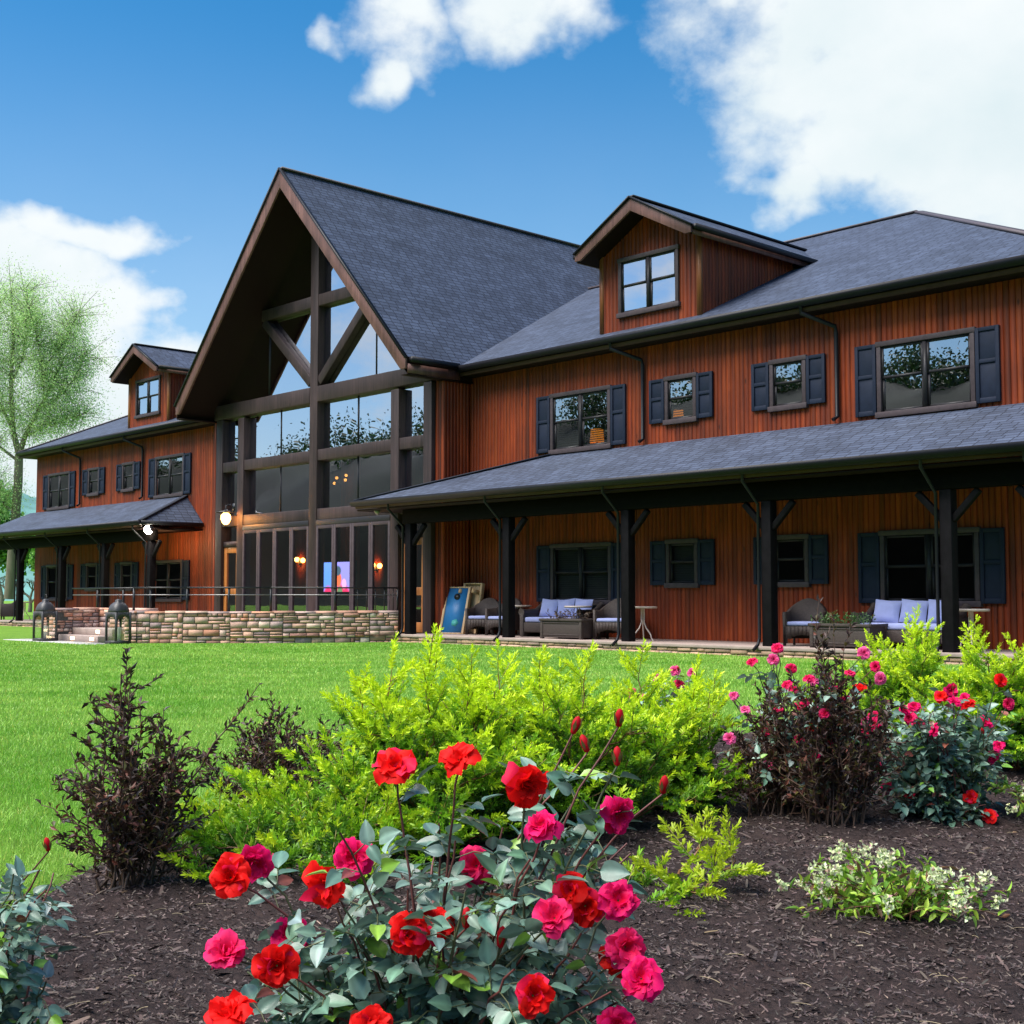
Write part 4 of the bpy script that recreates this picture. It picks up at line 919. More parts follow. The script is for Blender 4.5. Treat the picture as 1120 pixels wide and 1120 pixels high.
def chest(loc, rz, label, seed):
    t = thing('wicker_planter_table', label, 'planter', loc, rz, 'wicker planter tables before the sofas')
    b = MB(); b.box(-.58, .58, -.30, .30, .03, .40)
    for s in (-1, 1):
        for q in (-1, 1): b.box(s * .56 - .035, s * .56 + .035, q * .28 - .035, q * .28 + .035, 0, .43)
    b.box(-.60, .60, -.33, -.302, .38, .43); b.box(-.60, .60, .302, .33, .38, .43); b.box(-.62, -.602, -.33, .33, .38, .43); b.box(.602, .62, -.33, .33, .38, .43)
    b.box(-.52, .52, -.315, -.301, .08, .10); b.box(-.52, .52, -.315, -.301, .33, .35)
    b.build('body', M['wicker'], t, bevel=.008, local=True)
    rg = np.random.default_rng(seed); pl = MB()
    for k in range(46 if seed == 1 else 60):
        x, y = rg.uniform(-.46, .46), rg.uniform(-.2, .2); e = np.array([x + rg.normal(0, .12), y + rg.normal(0, .08), .40 + rg.uniform(.05, .22)]); c = np.array([.09, .06, .045]) if seed == 1 else np.array([.07, .14, .04])
        pl.tube(curve(np.array([x, y, .36]), np.array([x, y, .48]), e, 4), .004, 4, c * rg.uniform(.6, 1.4))
        for q in range(3): scatter(pl, LEAF_LO, e[None] - [[0, 0, .03 * q]], rdir(rg, 1) + [0, 0, .4], rdir(rg, 1), .07, .03, c[None] * rg.uniform(.7, 1.8))
    pl.build('plant', M['leaf'], t, local=True)
    return t
YC = 20.45
def gx(px, y=YC): return onY(px, 690, y)[0]
armchair((gx(515), 20.9, FL), R(24), 'left wicker chair of the pair beside the cornhole boards')
armchair((gx(540), 20.85, FL), R(10), 'right wicker chair of the pair, half hidden by a porch post')
armchair((gx(673, 20.6), 20.6, FL), R(20), 'wicker chair with blue seat between two pale bistro tables')
armchair((gx(882, 20.55), 20.55, FL), R(24), 'round-backed wicker chair under the third lower window, facing out')
armchair((gx(12, 20.6), 20.6, FL), R(-30), 'dark wicker chair at the far left end of the left porch')
sofa((gx(611, 20.75), 20.85, FL), R(4), 'wicker sofa with blue cushions under the left lower window of the right porch')
sofa((gx(990, 20.6), 20.78, FL), R(4), 'wicker sofa with pale pillows behind the weigela at the right end')
bistro((gx(641, 20.7), 20.45, FL), 'pale bistro table left of the single wicker chair')
bistro((gx(705, 20.4), 20.35, FL), 'pale bistro table standing right of a porch post below the small window')
bistro((gx(1064, 20.4), 20.35, FL), 'pale bistro table right of the last porch post')
bistro((gx(29, 20.4), 20.3, FL), 'pale bistro table on the left porch beside the stone wall')
bistro((gx(566, 20.9), 20.95, FL), 'pale bistro table between the sofa and the post left of it')
ch1 = chest((gx(623, 20.1), 20.12, FL), R(2), 'wicker planter table with dry twiggy plants in front of the blue sofa', 1)
ch2 = chest((gx(928, 20.1), 20.1, FL), R(2), 'wicker planter table with green plants beside the right sofa', 2)
# cornhole boards leaning on the return wall
t = thing('cornhole_board', 'blue cornhole board in a pale wood frame leaning by the pair of wicker chairs', 'game board', (gx(497, 20.6), 20.50, FL))
b = MB(); b.box(-.27, .27, -.01, .01, .03, 1.17); o1 = b.build('panel', M['blue'], t, local=True)
b = MB(); b.box(-.33, -.272, -.03, .08, 0, 1.2); b.box(.272, .33, -.03, .08, 0, 1.2); b.box(-.27, .27, -.03, .08, 1.172, 1.2); b.box(-.27, .27, -.03, .08, 0, .028); o2 = b.build('frame', M['pine'], t, bevel=.004, local=True)
b = MB(); b.lathe([(.08, 0), (.08, .012)], n=20); o3 = b.build('hole', M['iron'], t, local=True); o3.location = (0, -.012, .95); o3.rotation_euler = (R(90), 0, 0)
b = MB(); b.lathe([(.10, 0), (.10, .008)], n=5); o4 = b.build('emblem', M['teal'], t, local=True); o4.location = (.05, -.012, .28); o4.rotation_euler = (R(90), 0, 0)
t.rotation_euler = (R(-20), 0, R(22))
t = thing('cornhole_board', 'second cornhole board showing its pale wooden back, behind the blue one', 'game board', (gx(511, 20.9), 20.93, FL))
b = MB(); b.box(-.24, .24, -.01, .01, .03, 1.21); b.build('panel', M['pine'], t, local=True)
b = MB(); b.box(-.30, -.242, -.08, .03, 0, 1.24); b.box(.242, .30, -.08, .03, 0, 1.24); b.box(-.24, .24, -.08, .03, 1.212, 1.24); b.build('frame', M['pine'], t, bevel=.004, local=True)
for q in (-.21, .21): b = MB(); b.box(q - .03, q + .03, -.30, -.04, .95, 1.05); b.build('folding_leg', M['pine'], t, local=True)
t.rotation_euler = (R(-12), 0, R(8))
# ------------------------------------------------------------------ ground
_lat = rng.random((256, 256))
def vnoise(x, y):
    xi, yi = np.floor(x).astype(int), np.floor(y).astype(int); fx, fy = x - xi, y - yi; fx = fx * fx * (3 - 2 * fx); fy = fy * fy * (3 - 2 * fy)
    g = lambda i, j: _lat[i % 256, j % 256]
    return (g(xi, yi) * (1 - fx) + g(xi + 1, yi) * fx) * (1 - fy) + (g(xi, yi + 1) * (1 - fx) + g(xi + 1, yi + 1) * fx) * fy
_EY = np.array([-8, 0, 2.15, 4, 6, 8.3, 14.2, 19]); _EX = np.array([-1.2, -3.7, -4.85, -6.1, -6.5, -6.55, -6.95, -7.4])
def bed_edge(y): return np.interp(y, _EY, _EX) + .10 * np.sin(y * 1.7) + .05 * np.sin(y * 4.1)
def bed_h(x, y):
    d = np.clip((x - bed_edge(y)) / .5, 0, 1)
    h = .040 * vnoise(x * 1.1 + 9, y * 1.1) + .034 * vnoise(x * 4 + 3, y * 4) + .030 * vnoise(x * 9, y * 9 + 5) + .018 * vnoise(x * 27, y * 27) + .009 * vnoise(x * 61, y * 61)
    return -.01 + d * (.02 + h)
def ground_mat(name, cols, scale, bump):
    m, t, b = newmat(name); co = N(t, 'ShaderNodeTexCoord')
    cc = None
    for (c1, c2, sc, det, w) in cols:
        n = N(t, 'ShaderNodeTexNoise', Scale=sc, Detail=det, Roughness=.62); t.links.new(co.outputs['Object'], n.inputs[0])
        r = N(t, 'ShaderNodeMapRange'); r.inputs['From Min'].default_value = .33; r.inputs['From Max'].default_value = .67; t.links.new(n.outputs['Fac'], r.inputs['Value'])
        q = mixc(t, r.outputs[0], c1, c2); cc = q if cc is None else mixc(t, w, cc, q, 'MULTIPLY')
    t.links.new(cc, b.inputs['Base Color']); b.inputs['Roughness'].default_value = .9; b.inputs['Specular IOR Level'].default_value = .2
    n = N(t, 'ShaderNodeTexNoise', Scale=scale, Detail=6, Roughness=.7); t.links.new(co.outputs['Object'], n.inputs[0])
    bp = N(t, 'ShaderNodeBump', Strength=bump, Distance=.03); t.links.new(n.outputs['Fac'], bp.inputs['Height']); t.links.new(bp.outputs[0], b.inputs['Normal'])
    return m
lawn_m = ground_mat('lawn_turf', [((.12, .26, .022), (.20, .37, .045), 70, 6, 1), ((.66, .76, .75), (1.15, 1.08, 1.05), 1.1, 6, 1.0), ((.72, .8, .8), (1.18, 1.1, 1.1), 11, 5, .8)], 140, .9)
g = MB(); g.face([(-900, -700, 0), (700, -700, 0), (700, 900, 0), (-900, 900, 0)]); tag(g.build('lawn', lawn_m), kind='structure')
mulch_m = ground_mat('mulch', [((.100, .070, .066), (.036, .026, .026), 55, 8, 1), ((.7, .7, .7), (1.2, 1.15, 1.1), 3, 5, .8), ((.55, .5, .5), (1.35, 1.3, 1.3), 220, 3, .7)], 150, 1.0)
ys = np.linspace(-3, 17.2, 480); tt2 = np.linspace(0, 1, 230) ** 1.0
YY, TT = np.meshgrid(ys, tt2, indexing='ij'); XX = bed_edge(YY) + TT * 10.0
ZZ = bed_h(XX, YY); Vb = np.stack([XX, YY, ZZ], -1).reshape(-1, 3); a, b2 = len(ys), len(tt2)
idx = np.arange(a * b2).reshape(a, b2); Q = np.stack([idx[:-1, :-1], idx[:-1, 1:], idx[1:, 1:], idx[1:, :-1]], -1).reshape(-1, 4)[:, ::-1]
g = MB(); g.bulk(Vb, Q, np.ones((len(Vb), 3))); tag(g.build('mulch_bed', mulch_m, smooth=True), kind='structure')

# ------------------------------------------------------------------ lawn grass, mulch shreds
rg = np.random.default_rng(5); n = 640000
D = 4.2 * (34.0 / 4.2) ** (rg.random(n) ** .85); A = rg.uniform(-.56, .50, n)
X = D * (-math.cos(YAW) * np.cos(A) + math.sin(YAW) * np.sin(A)); Y = D * (math.sin(YAW) * np.cos(A) + math.cos(YAW) * np.sin(A))
ok = (X < bed_edge(Y) - .01) & (Y < 19.5) & ~((X > -33.2) & (X < -24) & (Y > 13.2 + np.clip(X + 28.6, 0, 9) * 1.2)); X, Y, D = X[ok], Y[ok], D[ok]; n = len(X)
lm = vnoise(X * .5, Y * .9) * .5 + vnoise(X * 2.3 + 7, Y * 2.3) * .5; lm = np.clip((lm - .5) * 1.6 + .5 + .20 * np.sin((X * _dh[0] + Y * _dh[1]) * 4.6 + .8 * vnoise(X * .4, Y * .4)), 0, 1.1)
col = np.stack([.19 + .18 * lm, .45 + .17 * lm, .040 + .060 * lm], 1) * rg.uniform(.70, 1.25, (n, 1)); yl = rg.random(n) < .05; col[yl] = col[yl] * [1.9, 1.15, 1.6]
g = MB(); BL = (np.array([(-.5, 0, 0), (.5, 0, 0), (.36, .55, .10), (-.36, .55, .10), (.05, 1, .34)], float), None)
V = np.array([(-.5, 0, 0), (.5, 0, 0), (.12, 1, .32), (-.12, 1, .32)], float)
dr = unit(np.stack([rg.normal(0, .42, n), rg.normal(0, .42, n), np.ones(n)], 1)); th = rg.uniform(0, 2 * math.pi, n)
scatter(g, (V, np.array([(0, 1, 2, 3)])), np.stack([X, Y, np.full(n, -.004)], 1), dr, np.stack([np.cos(th), np.sin(th), np.zeros(n)], 1), rg.uniform(.024, .046, n), .0036 * (D / 5) ** .9, col)
tag(g.build('lawn_grass', M['blade']), 'short mown green grass of the wide lawn', 'grass', kind='stuff')
n = 110000; D = 2.3 * (15 / 2.3) ** (rg.random(n) ** .9); A = rg.uniform(-.5, .55, n)
X = D * (-math.cos(YAW) * np.cos(A) + math.sin(YAW) * np.sin(A)); Y = D * (math.sin(YAW) * np.cos(A) + math.cos(YAW) * np.sin(A)); ok = X > bed_edge(Y) + rg.normal(0, .04, n); X, Y, D = X[ok], Y[ok], D[ok]; n = len(X)
th = rg.uniform(0, 2 * math.pi, n); dr = np.stack([np.cos(th), np.sin(th), rg.normal(.12, .22, n)], 1)
col = pick(rg, [(.105, .074, .068, 5), (.055, .040, .038, 5), (.130, .096, .086, 2.0), (.20, .15, .12, .3), (.30, .23, .17, .03)], n, .3)
g = MB(); scatter(g, CARD, np.stack([X, Y, bed_h(X, Y) + .002], 1), dr, np.stack([rg.normal(0, .5, n), rg.normal(0, .5, n), np.ones(n)], 1), rg.uniform(.007, .026, n) * (D / 3.5) ** .5, rg.uniform(.0014, .005, n) * (D / 3.5) ** .5, col)
n = 2800; D = 2.3 * (13 / 2.3) ** rg.random(n); A = rg.uniform(-.5, .55, n)
X = D * (-math.cos(YAW) * np.cos(A) + math.sin(YAW) * np.sin(A)); Y = D * (math.sin(YAW) * np.cos(A) + math.cos(YAW) * np.sin(A)); ok = X > bed_edge(Y); X, Y, D = X[ok], Y[ok], D[ok]; n = len(X); th = rg.uniform(0, 2 * math.pi, n)
scatter(g, leaf_tpl(3, 1, lambda v: .5 - .3 * abs(v - .4), 0, .15, 0), np.stack([X, Y, bed_h(X, Y) + .004], 1), np.stack([np.cos(th), np.sin(th), rg.normal(.2, .3, n)], 1), np.stack([rg.normal(0, .6, n), rg.normal(0, .6, n), np.ones(n)], 1), rg.uniform(.02, .06, n), rg.uniform(.004, .014, n), pick(rg, [(.085, .058, .052, 5), (.042, .030, .028, 4), (.13, .095, .078, 1.2), (.20, .12, .07, .3)], n, .3))
tag(g.build('mulch_shreds', M['mulchbit']), 'dark shredded bark mulch covering the flower bed', 'mulch', kind='stuff')
n = 420; D = rg.uniform(2.8, 11, n); A = rg.uniform(-.42, .42, n)
X = D * (-math.cos(YAW) * np.cos(A) + math.sin(YAW) * np.sin(A)); Y = D * (math.sin(YAW) * np.cos(A) + math.cos(YAW) * np.sin(A)); ok = X > bed_edge(Y) + .1; X, Y = X[ok], Y[ok]; n = len(X)
g = MB()
for i in range(n):
    th = rg.uniform(0, 6.28); L = rg.uniform(.015, .06); c = np.array([X[i], Y[i], bed_h(X[i], Y[i]) + .012]); d = np.array([math.cos(th), math.sin(th), rg.normal(0, .12)]) * L
    k = np.array([-d[1], d[0], rg.normal(0, .01)]) * rg.normal(0, .12); g.tube(curve(c - d / 2, c + k + (0, 0, .006), c + d / 2, 5), .0009, 4, np.array([.42, .33, .20]) * rg.uniform(.5, 1.2))
tag(g.build('dry_straw', M['stem']), 'pale dry straw bits scattered over the dark mulch', 'straw', kind='stuff')

# ------------------------------------------------------------------ spreading yews
def yew(loc, rx, h, label, seed, nbr=60, lean=(0, 0), bright=1.0, els=(.2, 1.25), leaders=()):
    """arching branches > branchlets > short bottle-brush shoots of needles, the newest ones yellow, low and inner ones painted darker for shade"""
    rg = np.random.default_rng(seed); loc = np.array(loc, float); t = thing('golden_yew', label, 'shrub', tuple(loc), 0, 'spreading golden yews in the flower bed')
    st, nd = MB(), MB(); SP, SD, SA, SL = [], [], [], []
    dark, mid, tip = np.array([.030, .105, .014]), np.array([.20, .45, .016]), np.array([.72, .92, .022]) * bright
    def frame(tg):
        upv = np.array([0, 0, 1.]) - tg * tg[2]; upv = upv / (np.linalg.norm(upv) + 1e-6); return upv, np.cross(tg, upv)
    def branch(base, m, end, f_off=0.0):
        pts = curve(base, m, end, 12); pts[2:-1] += rg.normal(0, .012, (9, 3)); st.tube(pts + loc, np.linspace(.008, .0025, 12), 4, (.20, .09, .035), cap=False)
        Lb = np.linalg.norm(end - base); nb_ = max(6, int(Lb / .040))
        for i in range(nb_):
            f = .22 + .78 * (i + 1) / nb_; q = f * 11; i0 = min(10, int(q)); p = pts[i0] + (pts[i0 + 1] - pts[i0]) * (q - i0); tg = unit(pts[i0 + 1] - pts[i0]); up, sd = frame(tg)
            last = i == nb_ - 1; ln = .10 if last else (.07 + .15 * (1 - f) ** .5) * rg.uniform(.6, 1.25)
            d = unit(tg + rg.normal(0, .2, 3)) if last else unit(tg * rg.uniform(.5, 1.0) + sd * (1 if i % 2 else -1) * rg.uniform(.4, 1.0) + up * rg.uniform(-.25, .85) + rg.normal(0, .15, 3))
            e = p + d * ln + np.array([0, 0, .02 * rg.random()]); st.tube([p + loc, (p + e) / 2 + loc, e + loc], .0022, 3, (.24, .20, .04), cap=False)
            u2, s2 = frame(d); ns_ = max(4, int(ln / .015))
            for k in range(ns_):
                u = (k + 1) / ns_; c = p + (e - p) * u; a = rg.uniform(-.5, .5) + (0 if k % 2 else math.pi)
                sdv = unit(d * rg.uniform(.55, 1.1) + (s2 * math.cos(a) + u2 * (math.sin(a) * .6 + .25)) * rg.uniform(.5, 1.0)) if k < ns_ - 1 else d
                SP.append(c); SD.append(sdv); SL.append(rg.uniform(.030, .056)); SA.append(.50 * u + .65 * (f - .5) + .48 * (c[2] / h - .62) + rg.normal(0, .17) + f_off)  # needle tone: shoot age, plus crown shade painted in by height and depth
    for k in range(nbr):
        az_ = rg.uniform(0, 2 * math.pi); e = rg.uniform(*els); s = rg.uniform(.62, 1.08)
        end = np.array([math.cos(az_) * math.cos(e) * rx * s + lean[0] * rg.random(), math.sin(az_) * math.cos(e) * rx * s + lean[1] * rg.random(), h * math.sin(e) ** .8 * s])
        base = np.array([rg.normal(0, .07), rg.normal(0, .07), .02]); m = base + (end - base) * .45 + np.array([0, 0, .12 * h]) * rg.uniform(-.3, 1.5) + rg.normal(0, .06, 3)
        end[2] += rg.uniform(-.05, .07); branch(base, m, end)
    for en in leaders:
        en = np.array(en) - loc; branch(en * [.5, .5, .3], en * [.9, .9, .6], en, .25)
    SP, SD, SA, SL = np.array(SP), np.array(SD), np.clip(np.array(SA), 0, 1), np.array(SL); n = len(SP); K = 13
    ref = unit(np.cross(SD, rdir(rg, n))); oth = np.cross(SD, ref); P_, D_, N_, L_, C_ = [], [], [], [], []
    for k in range(K):
        u = (k + .5) / K; a = k * 2.4 + rg.uniform(0, 1, n); rad = ref * np.cos(a)[:, None] + oth * np.sin(a)[:, None]
        P_.append(SP + SD * (SL * u)[:, None]); D_.append(SD * (.55 + .5 * u) + rad * (1 - .45 * u)); N_.append(rad + rg.normal(0, .2, (n, 3)) + [0, 0, .4]); L_.append(SL * rg.uniform(.40, .60, n))
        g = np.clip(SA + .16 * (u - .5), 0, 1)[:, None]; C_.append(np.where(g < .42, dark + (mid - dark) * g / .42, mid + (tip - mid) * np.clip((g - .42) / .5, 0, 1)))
    C_ = np.concatenate(C_) * np.tile(rg.uniform(.82, 1.15, (n, 1)), (K, 1))
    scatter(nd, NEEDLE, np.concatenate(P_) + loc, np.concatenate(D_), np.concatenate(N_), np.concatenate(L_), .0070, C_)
    st.build('stem', M['stem'], t); nd.build('foliage', M['needle'], t); return t
yew(gnd(475, 5.6), .74, .66, 'golden yew behind the red roses, its tallest tip above the two upper roses', 31, 46, (-.1, .0), leaders=[at(428, 738, 5.5), at(395, 760, 5.6), at(515, 742, 5.6), at(545, 738, 5.8), at(470, 722, 5.5)])
yew(gnd(325, 5.0), .55, .30, 'low dark-based yew left of the red roses beside the left weigela', 32, 32, (-.12, 0), .72, (.15, 1.0))
yew(gnd(612, 5.9), .68, .68, 'golden yew right behind the tall red rosebuds', 33, 42, leaders=[at(590, 745, 5.9), at(640, 738, 6), at(560, 760, 5.9)])
yew(gnd(722, 6.5), .46, .60, 'golden yew at the mulch edge below the small pink roses', 34, 30, leaders=[at(700, 730, 6.6), at(760, 752, 6.5), at(780, 765, 6.4)])
yew(gnd(668, 4.5), .36, .13, 'low sprawling yew branch reaching over the mulch right of the roses', 35, 3, (.12, .16), .62, (.10, .3), [at(802, 936, 4.55), at(775, 965, 4.4), at(770, 915, 4.7)])
yew(gnd(975, 8.9), .66, .80, 'golden yew behind the tall dark weigela and the right sofa', 36, 36, leaders=[at(1000, 688, 8.9), at(955, 712, 8.9)])
yew(gnd(1090, 7.9), .68, .72, 'golden yew at the right edge behind the red rosebush', 37, 36, leaders=[at(1065, 697, 8), at(1110, 716, 8)])

# ------------------------------------------------------------------ dark weigelas
def weigela(loc, h, r, label, seed, ns=30, nl=3600, extra=(), wide=1.0):
    rg = np.random.default_rng(seed); loc = np.array(loc, float); t = thing('dark_weigela', label, 'shrub', tuple(loc), 0, 'dark-leaved weigelas in the flower bed')
    st, lf = MB(), MB(); segs = []
    def stem(a, b, bow, r0, n=9):
        pts = curve(a, a + (b - a) * .5 + bow, b, n) + rg.normal(0, .008, (n, 3)); st.tube(pts + loc, np.linspace(r0, .0015, n), 4, np.array([.13, .075, .05]) * rg.uniform(.7, 1.3), cap=False); segs.append(pts); return pts
    for k in range(ns):
        az_ = rg.uniform(0, 2 * math.pi); q = rg.random() ** .6; hh = h * (1 - .45 * q ** 1.5) * rg.uniform(.62, 1.0); rr = r * q
        if k < 3: hh, rr = h * (1 - .07 * k), r * .1
        a = np.array([rg.normal(0, .05), rg.normal(0, .05), 0]); b = np.array([math.cos(az_) * rr, math.sin(az_) * rr, hh])
        p = stem(a, b, np.array([math.cos(az_), math.sin(az_), 0]) * rr * .08 + rg.normal(0, .02, 3), .006)
        for j in range(rg.integers(6, 11)):
            f = rg.uniform(.28, .94); i0 = int(f * 8); c = p[i0]; o = unit(rg.normal(0, 1, 3) * [1, 1, .3] + np.array([b[0], b[1], 0]) / (r + .01) * .7 + [0, 0, .95]); ln = rg.uniform(.07, .24) * (1.1 - f * .5) * wide
            stem(c, c + o * ln, rg.normal(0, .01, 3), .003, 5)
    for (dx, dz, bow) in extra: stem(np.array([0, 0, .1]), np.array([*dx, dz]), np.array([*bow]), .006, 12)
    w = np.array([np.linalg.norm(s[-1] - s[0]) for s in segs]); ch = rg.choice(len(segs), nl, p=w / w.sum()); P_ = np.zeros((nl, 3)); D_ = np.zeros((nl, 3))
    for i, s in enumerate(ch):
        s = segs[s]; f = rg.uniform(.15, 1) ** .85 * (len(s) - 1); i0 = min(len(s) - 2, int(f)); P_[i] = s[i0] + (s[i0 + 1] - s[i0]) * (f - i0); D_[i] = unit(s[i0 + 1] - s[i0])
    D2 = D_ * .8 + rdir(rg, nl) * .8 + [0, 0, .15]
    hgt = P_[:, 2] / h
    col = pick(rg, [(.070, .034, .028, 5), (.040, .025, .022, 3.2), (.105, .092, .024, 3.0), (.17, .060, .040, 1.3), (.12, .12, .12, .35)], nl, .3)
    keep = P_[:, 2] > .05 + .08 * h * rg.random(nl)
    scatter(lf, LEAF_LO, (P_ + loc)[keep], D2[keep], (rdir(rg, nl) + [0, 0, .9])[keep], rg.uniform(.022, .042, keep.sum()), rg.uniform(.010, .018, keep.sum()), col[keep])
    st.build('stem', M['stem'], t); lf.build('foliage', M['leaf'], t); return t
def vec(px0, px1, D): return (at(px1, 652, D) - at(px0, 652, D))[:2]
weigela(gnd(140, 4.75), .90, .26, 'dark weigela at the left with a long arching branch reaching right', 41, 34, 3900, [(vec(140, 278, 4.9), .78, (-.06, -.04, -.10))])
weigela(gnd(305, 6.4), .64, .40, 'low dark weigela between the left weigela and the golden yew', 42, 38, 3600)
weigela(gnd(903, 5.95), 1.10, .31, 'tall dark weigela with a slim top rising before the porch at right', 43, 46, 5200)
weigela(gnd(838, 6.2), .78, .22, 'loose thin weigela left of the tall one, among the pink roses', 44, 22, 2000)

# ------------------------------------------------------------------ roses
def rose_mesh(seed, kind, name, lod=1):
    """a double rose about 1 unit across facing +Z, petals as ruffled sheets in rings"""
    rg = np.random.default_rng(seed); mb = MB(); nu, nv = (6, 6) if lod else (4, 4)
    if kind == 'open': rings = [(5, .54, .50, 80, 0, 0), (5, .48, .46, 66, .5, 0), (6, .38, .38, 46, .2, 0), (6, .29, .30, 28, .6, 0), (4, .20, .22, 14, .1, 0)]
    elif kind in ('magenta', 'pink', 'pale'): rings = [(5, .47, .46, 92, 0, 0), (6, .45, .42, 72, .5, 0), (7, .41, .36, 52, .2, 0), (7, .35, .30, 34, .7, 0), (6, .27, .24, 18, .1, 0)]
    else: rings = [(5, .50, .50, 74, 0, 0), (6, .46, .44, 58, .5, 0), (6, .40, .36, 40, .2, 0), (6, .32, .30, 24, .7, 0), (4, .22, .22, 10, .1, 0)]
    for ri, (n, ln, wd, tilt, off, hh) in enumerate(rings):
        for k in range(n):
            a = 2 * math.pi * (k + off) / n + rg.normal(0, .16); tl = R(tilt + rg.normal(0, 15)); L = ln * rg.uniform(.78, 1.16); Wp = wd * rg.uniform(.75, 1.2); ph = rg.uniform(0, 6); notch = rg.uniform(.0, .22); curl = rg.uniform(.2, 1.1); tw = rg.normal(0, .22)
            V = []
            for i in range(nv + 1):
                v = i / nv
                for j in range(nu + 1):
                    u = 2 * j / nu - 1; w = Wp * (.18 + .82 * math.sin(min(1, v * 1.12 + .06) * math.pi * .55)) * .5
                    vv = v * (1 - .20 * u * u * v - notch * (1 - abs(u)) * v ** 4)
                    bend = tl * (.35 + .65 * vv) + curl * max(0, vv - .55) * (1 if ri < 3 else -.3)
                    rad = L * vv * math.sin(bend) + .02 + .02 * ri; z = L * vv * math.cos(bend) * .72
                    cup = (u * u) * .16 * L * (1 if ri > 1 else .55) * (1 - .4 * vv)
                    rad -= cup * math.cos(bend); z += cup * math.sin(bend) * .9 + .050 * math.sin(u * 4 + ph + v * 3) * v * v + .030 * math.sin(u * 8 + ph) * v ** 3 + tw * u * L * .5 * v
                    x, y = rad, u * w; V.append((x * math.cos(a) - y * math.sin(a), x * math.sin(a) + y * math.cos(a), z - .12))
            F = [(i * (nu + 1) + j, i * (nu + 1) + j + 1, (i + 1) * (nu + 1) + j + 1, (i + 1) * (nu + 1) + j) for i in range(nv) for j in range(nu)]
            t_ = rg.random()
            if kind == 'magenta': c0 = np.array([.78, .002, .045]) if t_ < .6 else np.array([.86, .006, .13]); c1 = np.array([.93, .014, .20])
            elif kind == 'pink': c0 = np.array([.84, .006, .07]); c1 = np.array([.92, .03, .20])
            elif kind == 'pale': c0 = np.array([.88, .05, .24]); c1 = np.array([.94, .18, .44])
            else: c0 = np.array([.82, .006, .006]) if t_ < .80 else np.array([.82, .008, .05]); c1 = np.array([.92, .012, .010]) if t_ < .88 else np.array([.92, .02, .10])
            c0 = c0 * (.88 if ri >= 3 else 1) * rg.uniform(.88, 1.1)
            vs = np.array([i / nv for i in range(nv + 1) for j in range(nu + 1)])[:, None]
            mb.add(V, F, np.clip(c0 + (c1 - c0) * vs ** 2, 0, 1))
    # calyx
    for k in range(5):
        a = 2 * math.pi * k / 5; c, s = math.cos(a), math.sin(a)
        mb.add([(0, 0, -.16), (.10 * c - .05 * s, .10 * s + .05 * c, -.14), (.26 * c, .26 * s, -.17), (.10 * c + .05 * s, .10 * s - .05 * c, -.14)], [(0, 1, 2, 3)], (.10, .20, .06))
    mb.tube([(0, 0, -.14), (0, 0, -.22), (0, 0, -.30)], [.05, .06, .03], 6, (.12, .18, .06))
    o = mb.build(name, M['petal'], None, smooth=True); me = o.data; bpy.data.objects.remove(o); return me
FL_ = {k: [rose_mesh(100 + 10 * i + q, k, 'flower') for q in range(5)] for i, k in enumerate(('red', 'open', 'magenta', 'pink'))}
FLO = {k: [rose_mesh(200 + 10 * i + q, k, 'flower', 0) for q in range(3)] for i, k in enumerate(('red', 'magenta', 'pink', 'pale'))}
def bud_mesh():
    mb = MB(); prof = [(.02, -.35), (.13, -.28), (.16, -.12), (.20, .05), (.19, .22), (.12, .42), (.02, .5)]
    mb.lathe(prof, n=10, col=(.60, .012, .025))
    for k in range(5):
        a = 2 * math.pi * k / 5; c, s = math.cos(a), math.sin(a); V = [(.15 * c, .15 * s, -.22), (.22 * c - .09 * s, .22 * s + .09 * c, .02), (.27 * c, .27 * s, .34), (.22 * c + .09 * s, .22 * s - .09 * c, .02)]; mb.add(V, [(0, 1, 2, 3)], (.14, .12, .04))
    o = mb.build('bud', M['petal'], None, smooth=True); me = o.data; bpy.data.objects.remove(o); return me
BUD = bud_mesh()
def place(me, name, root, p, d, size, rg):
    o = bpy.data.objects.new(name, me); COL.objects.link(o); o.parent = root; o.matrix_parent_inverse = WM(root).inverted()
    q = Vector(d).to_track_quat('Z', 'Y') @ Matrix.Rotation(rg.uniform(0, 6.28), 3, 'Z').to_quaternion(); o.rotation_mode = 'QUATERNION'; o.rotation_quaternion = q; o.location = p; o.scale = (size, size, size); return o
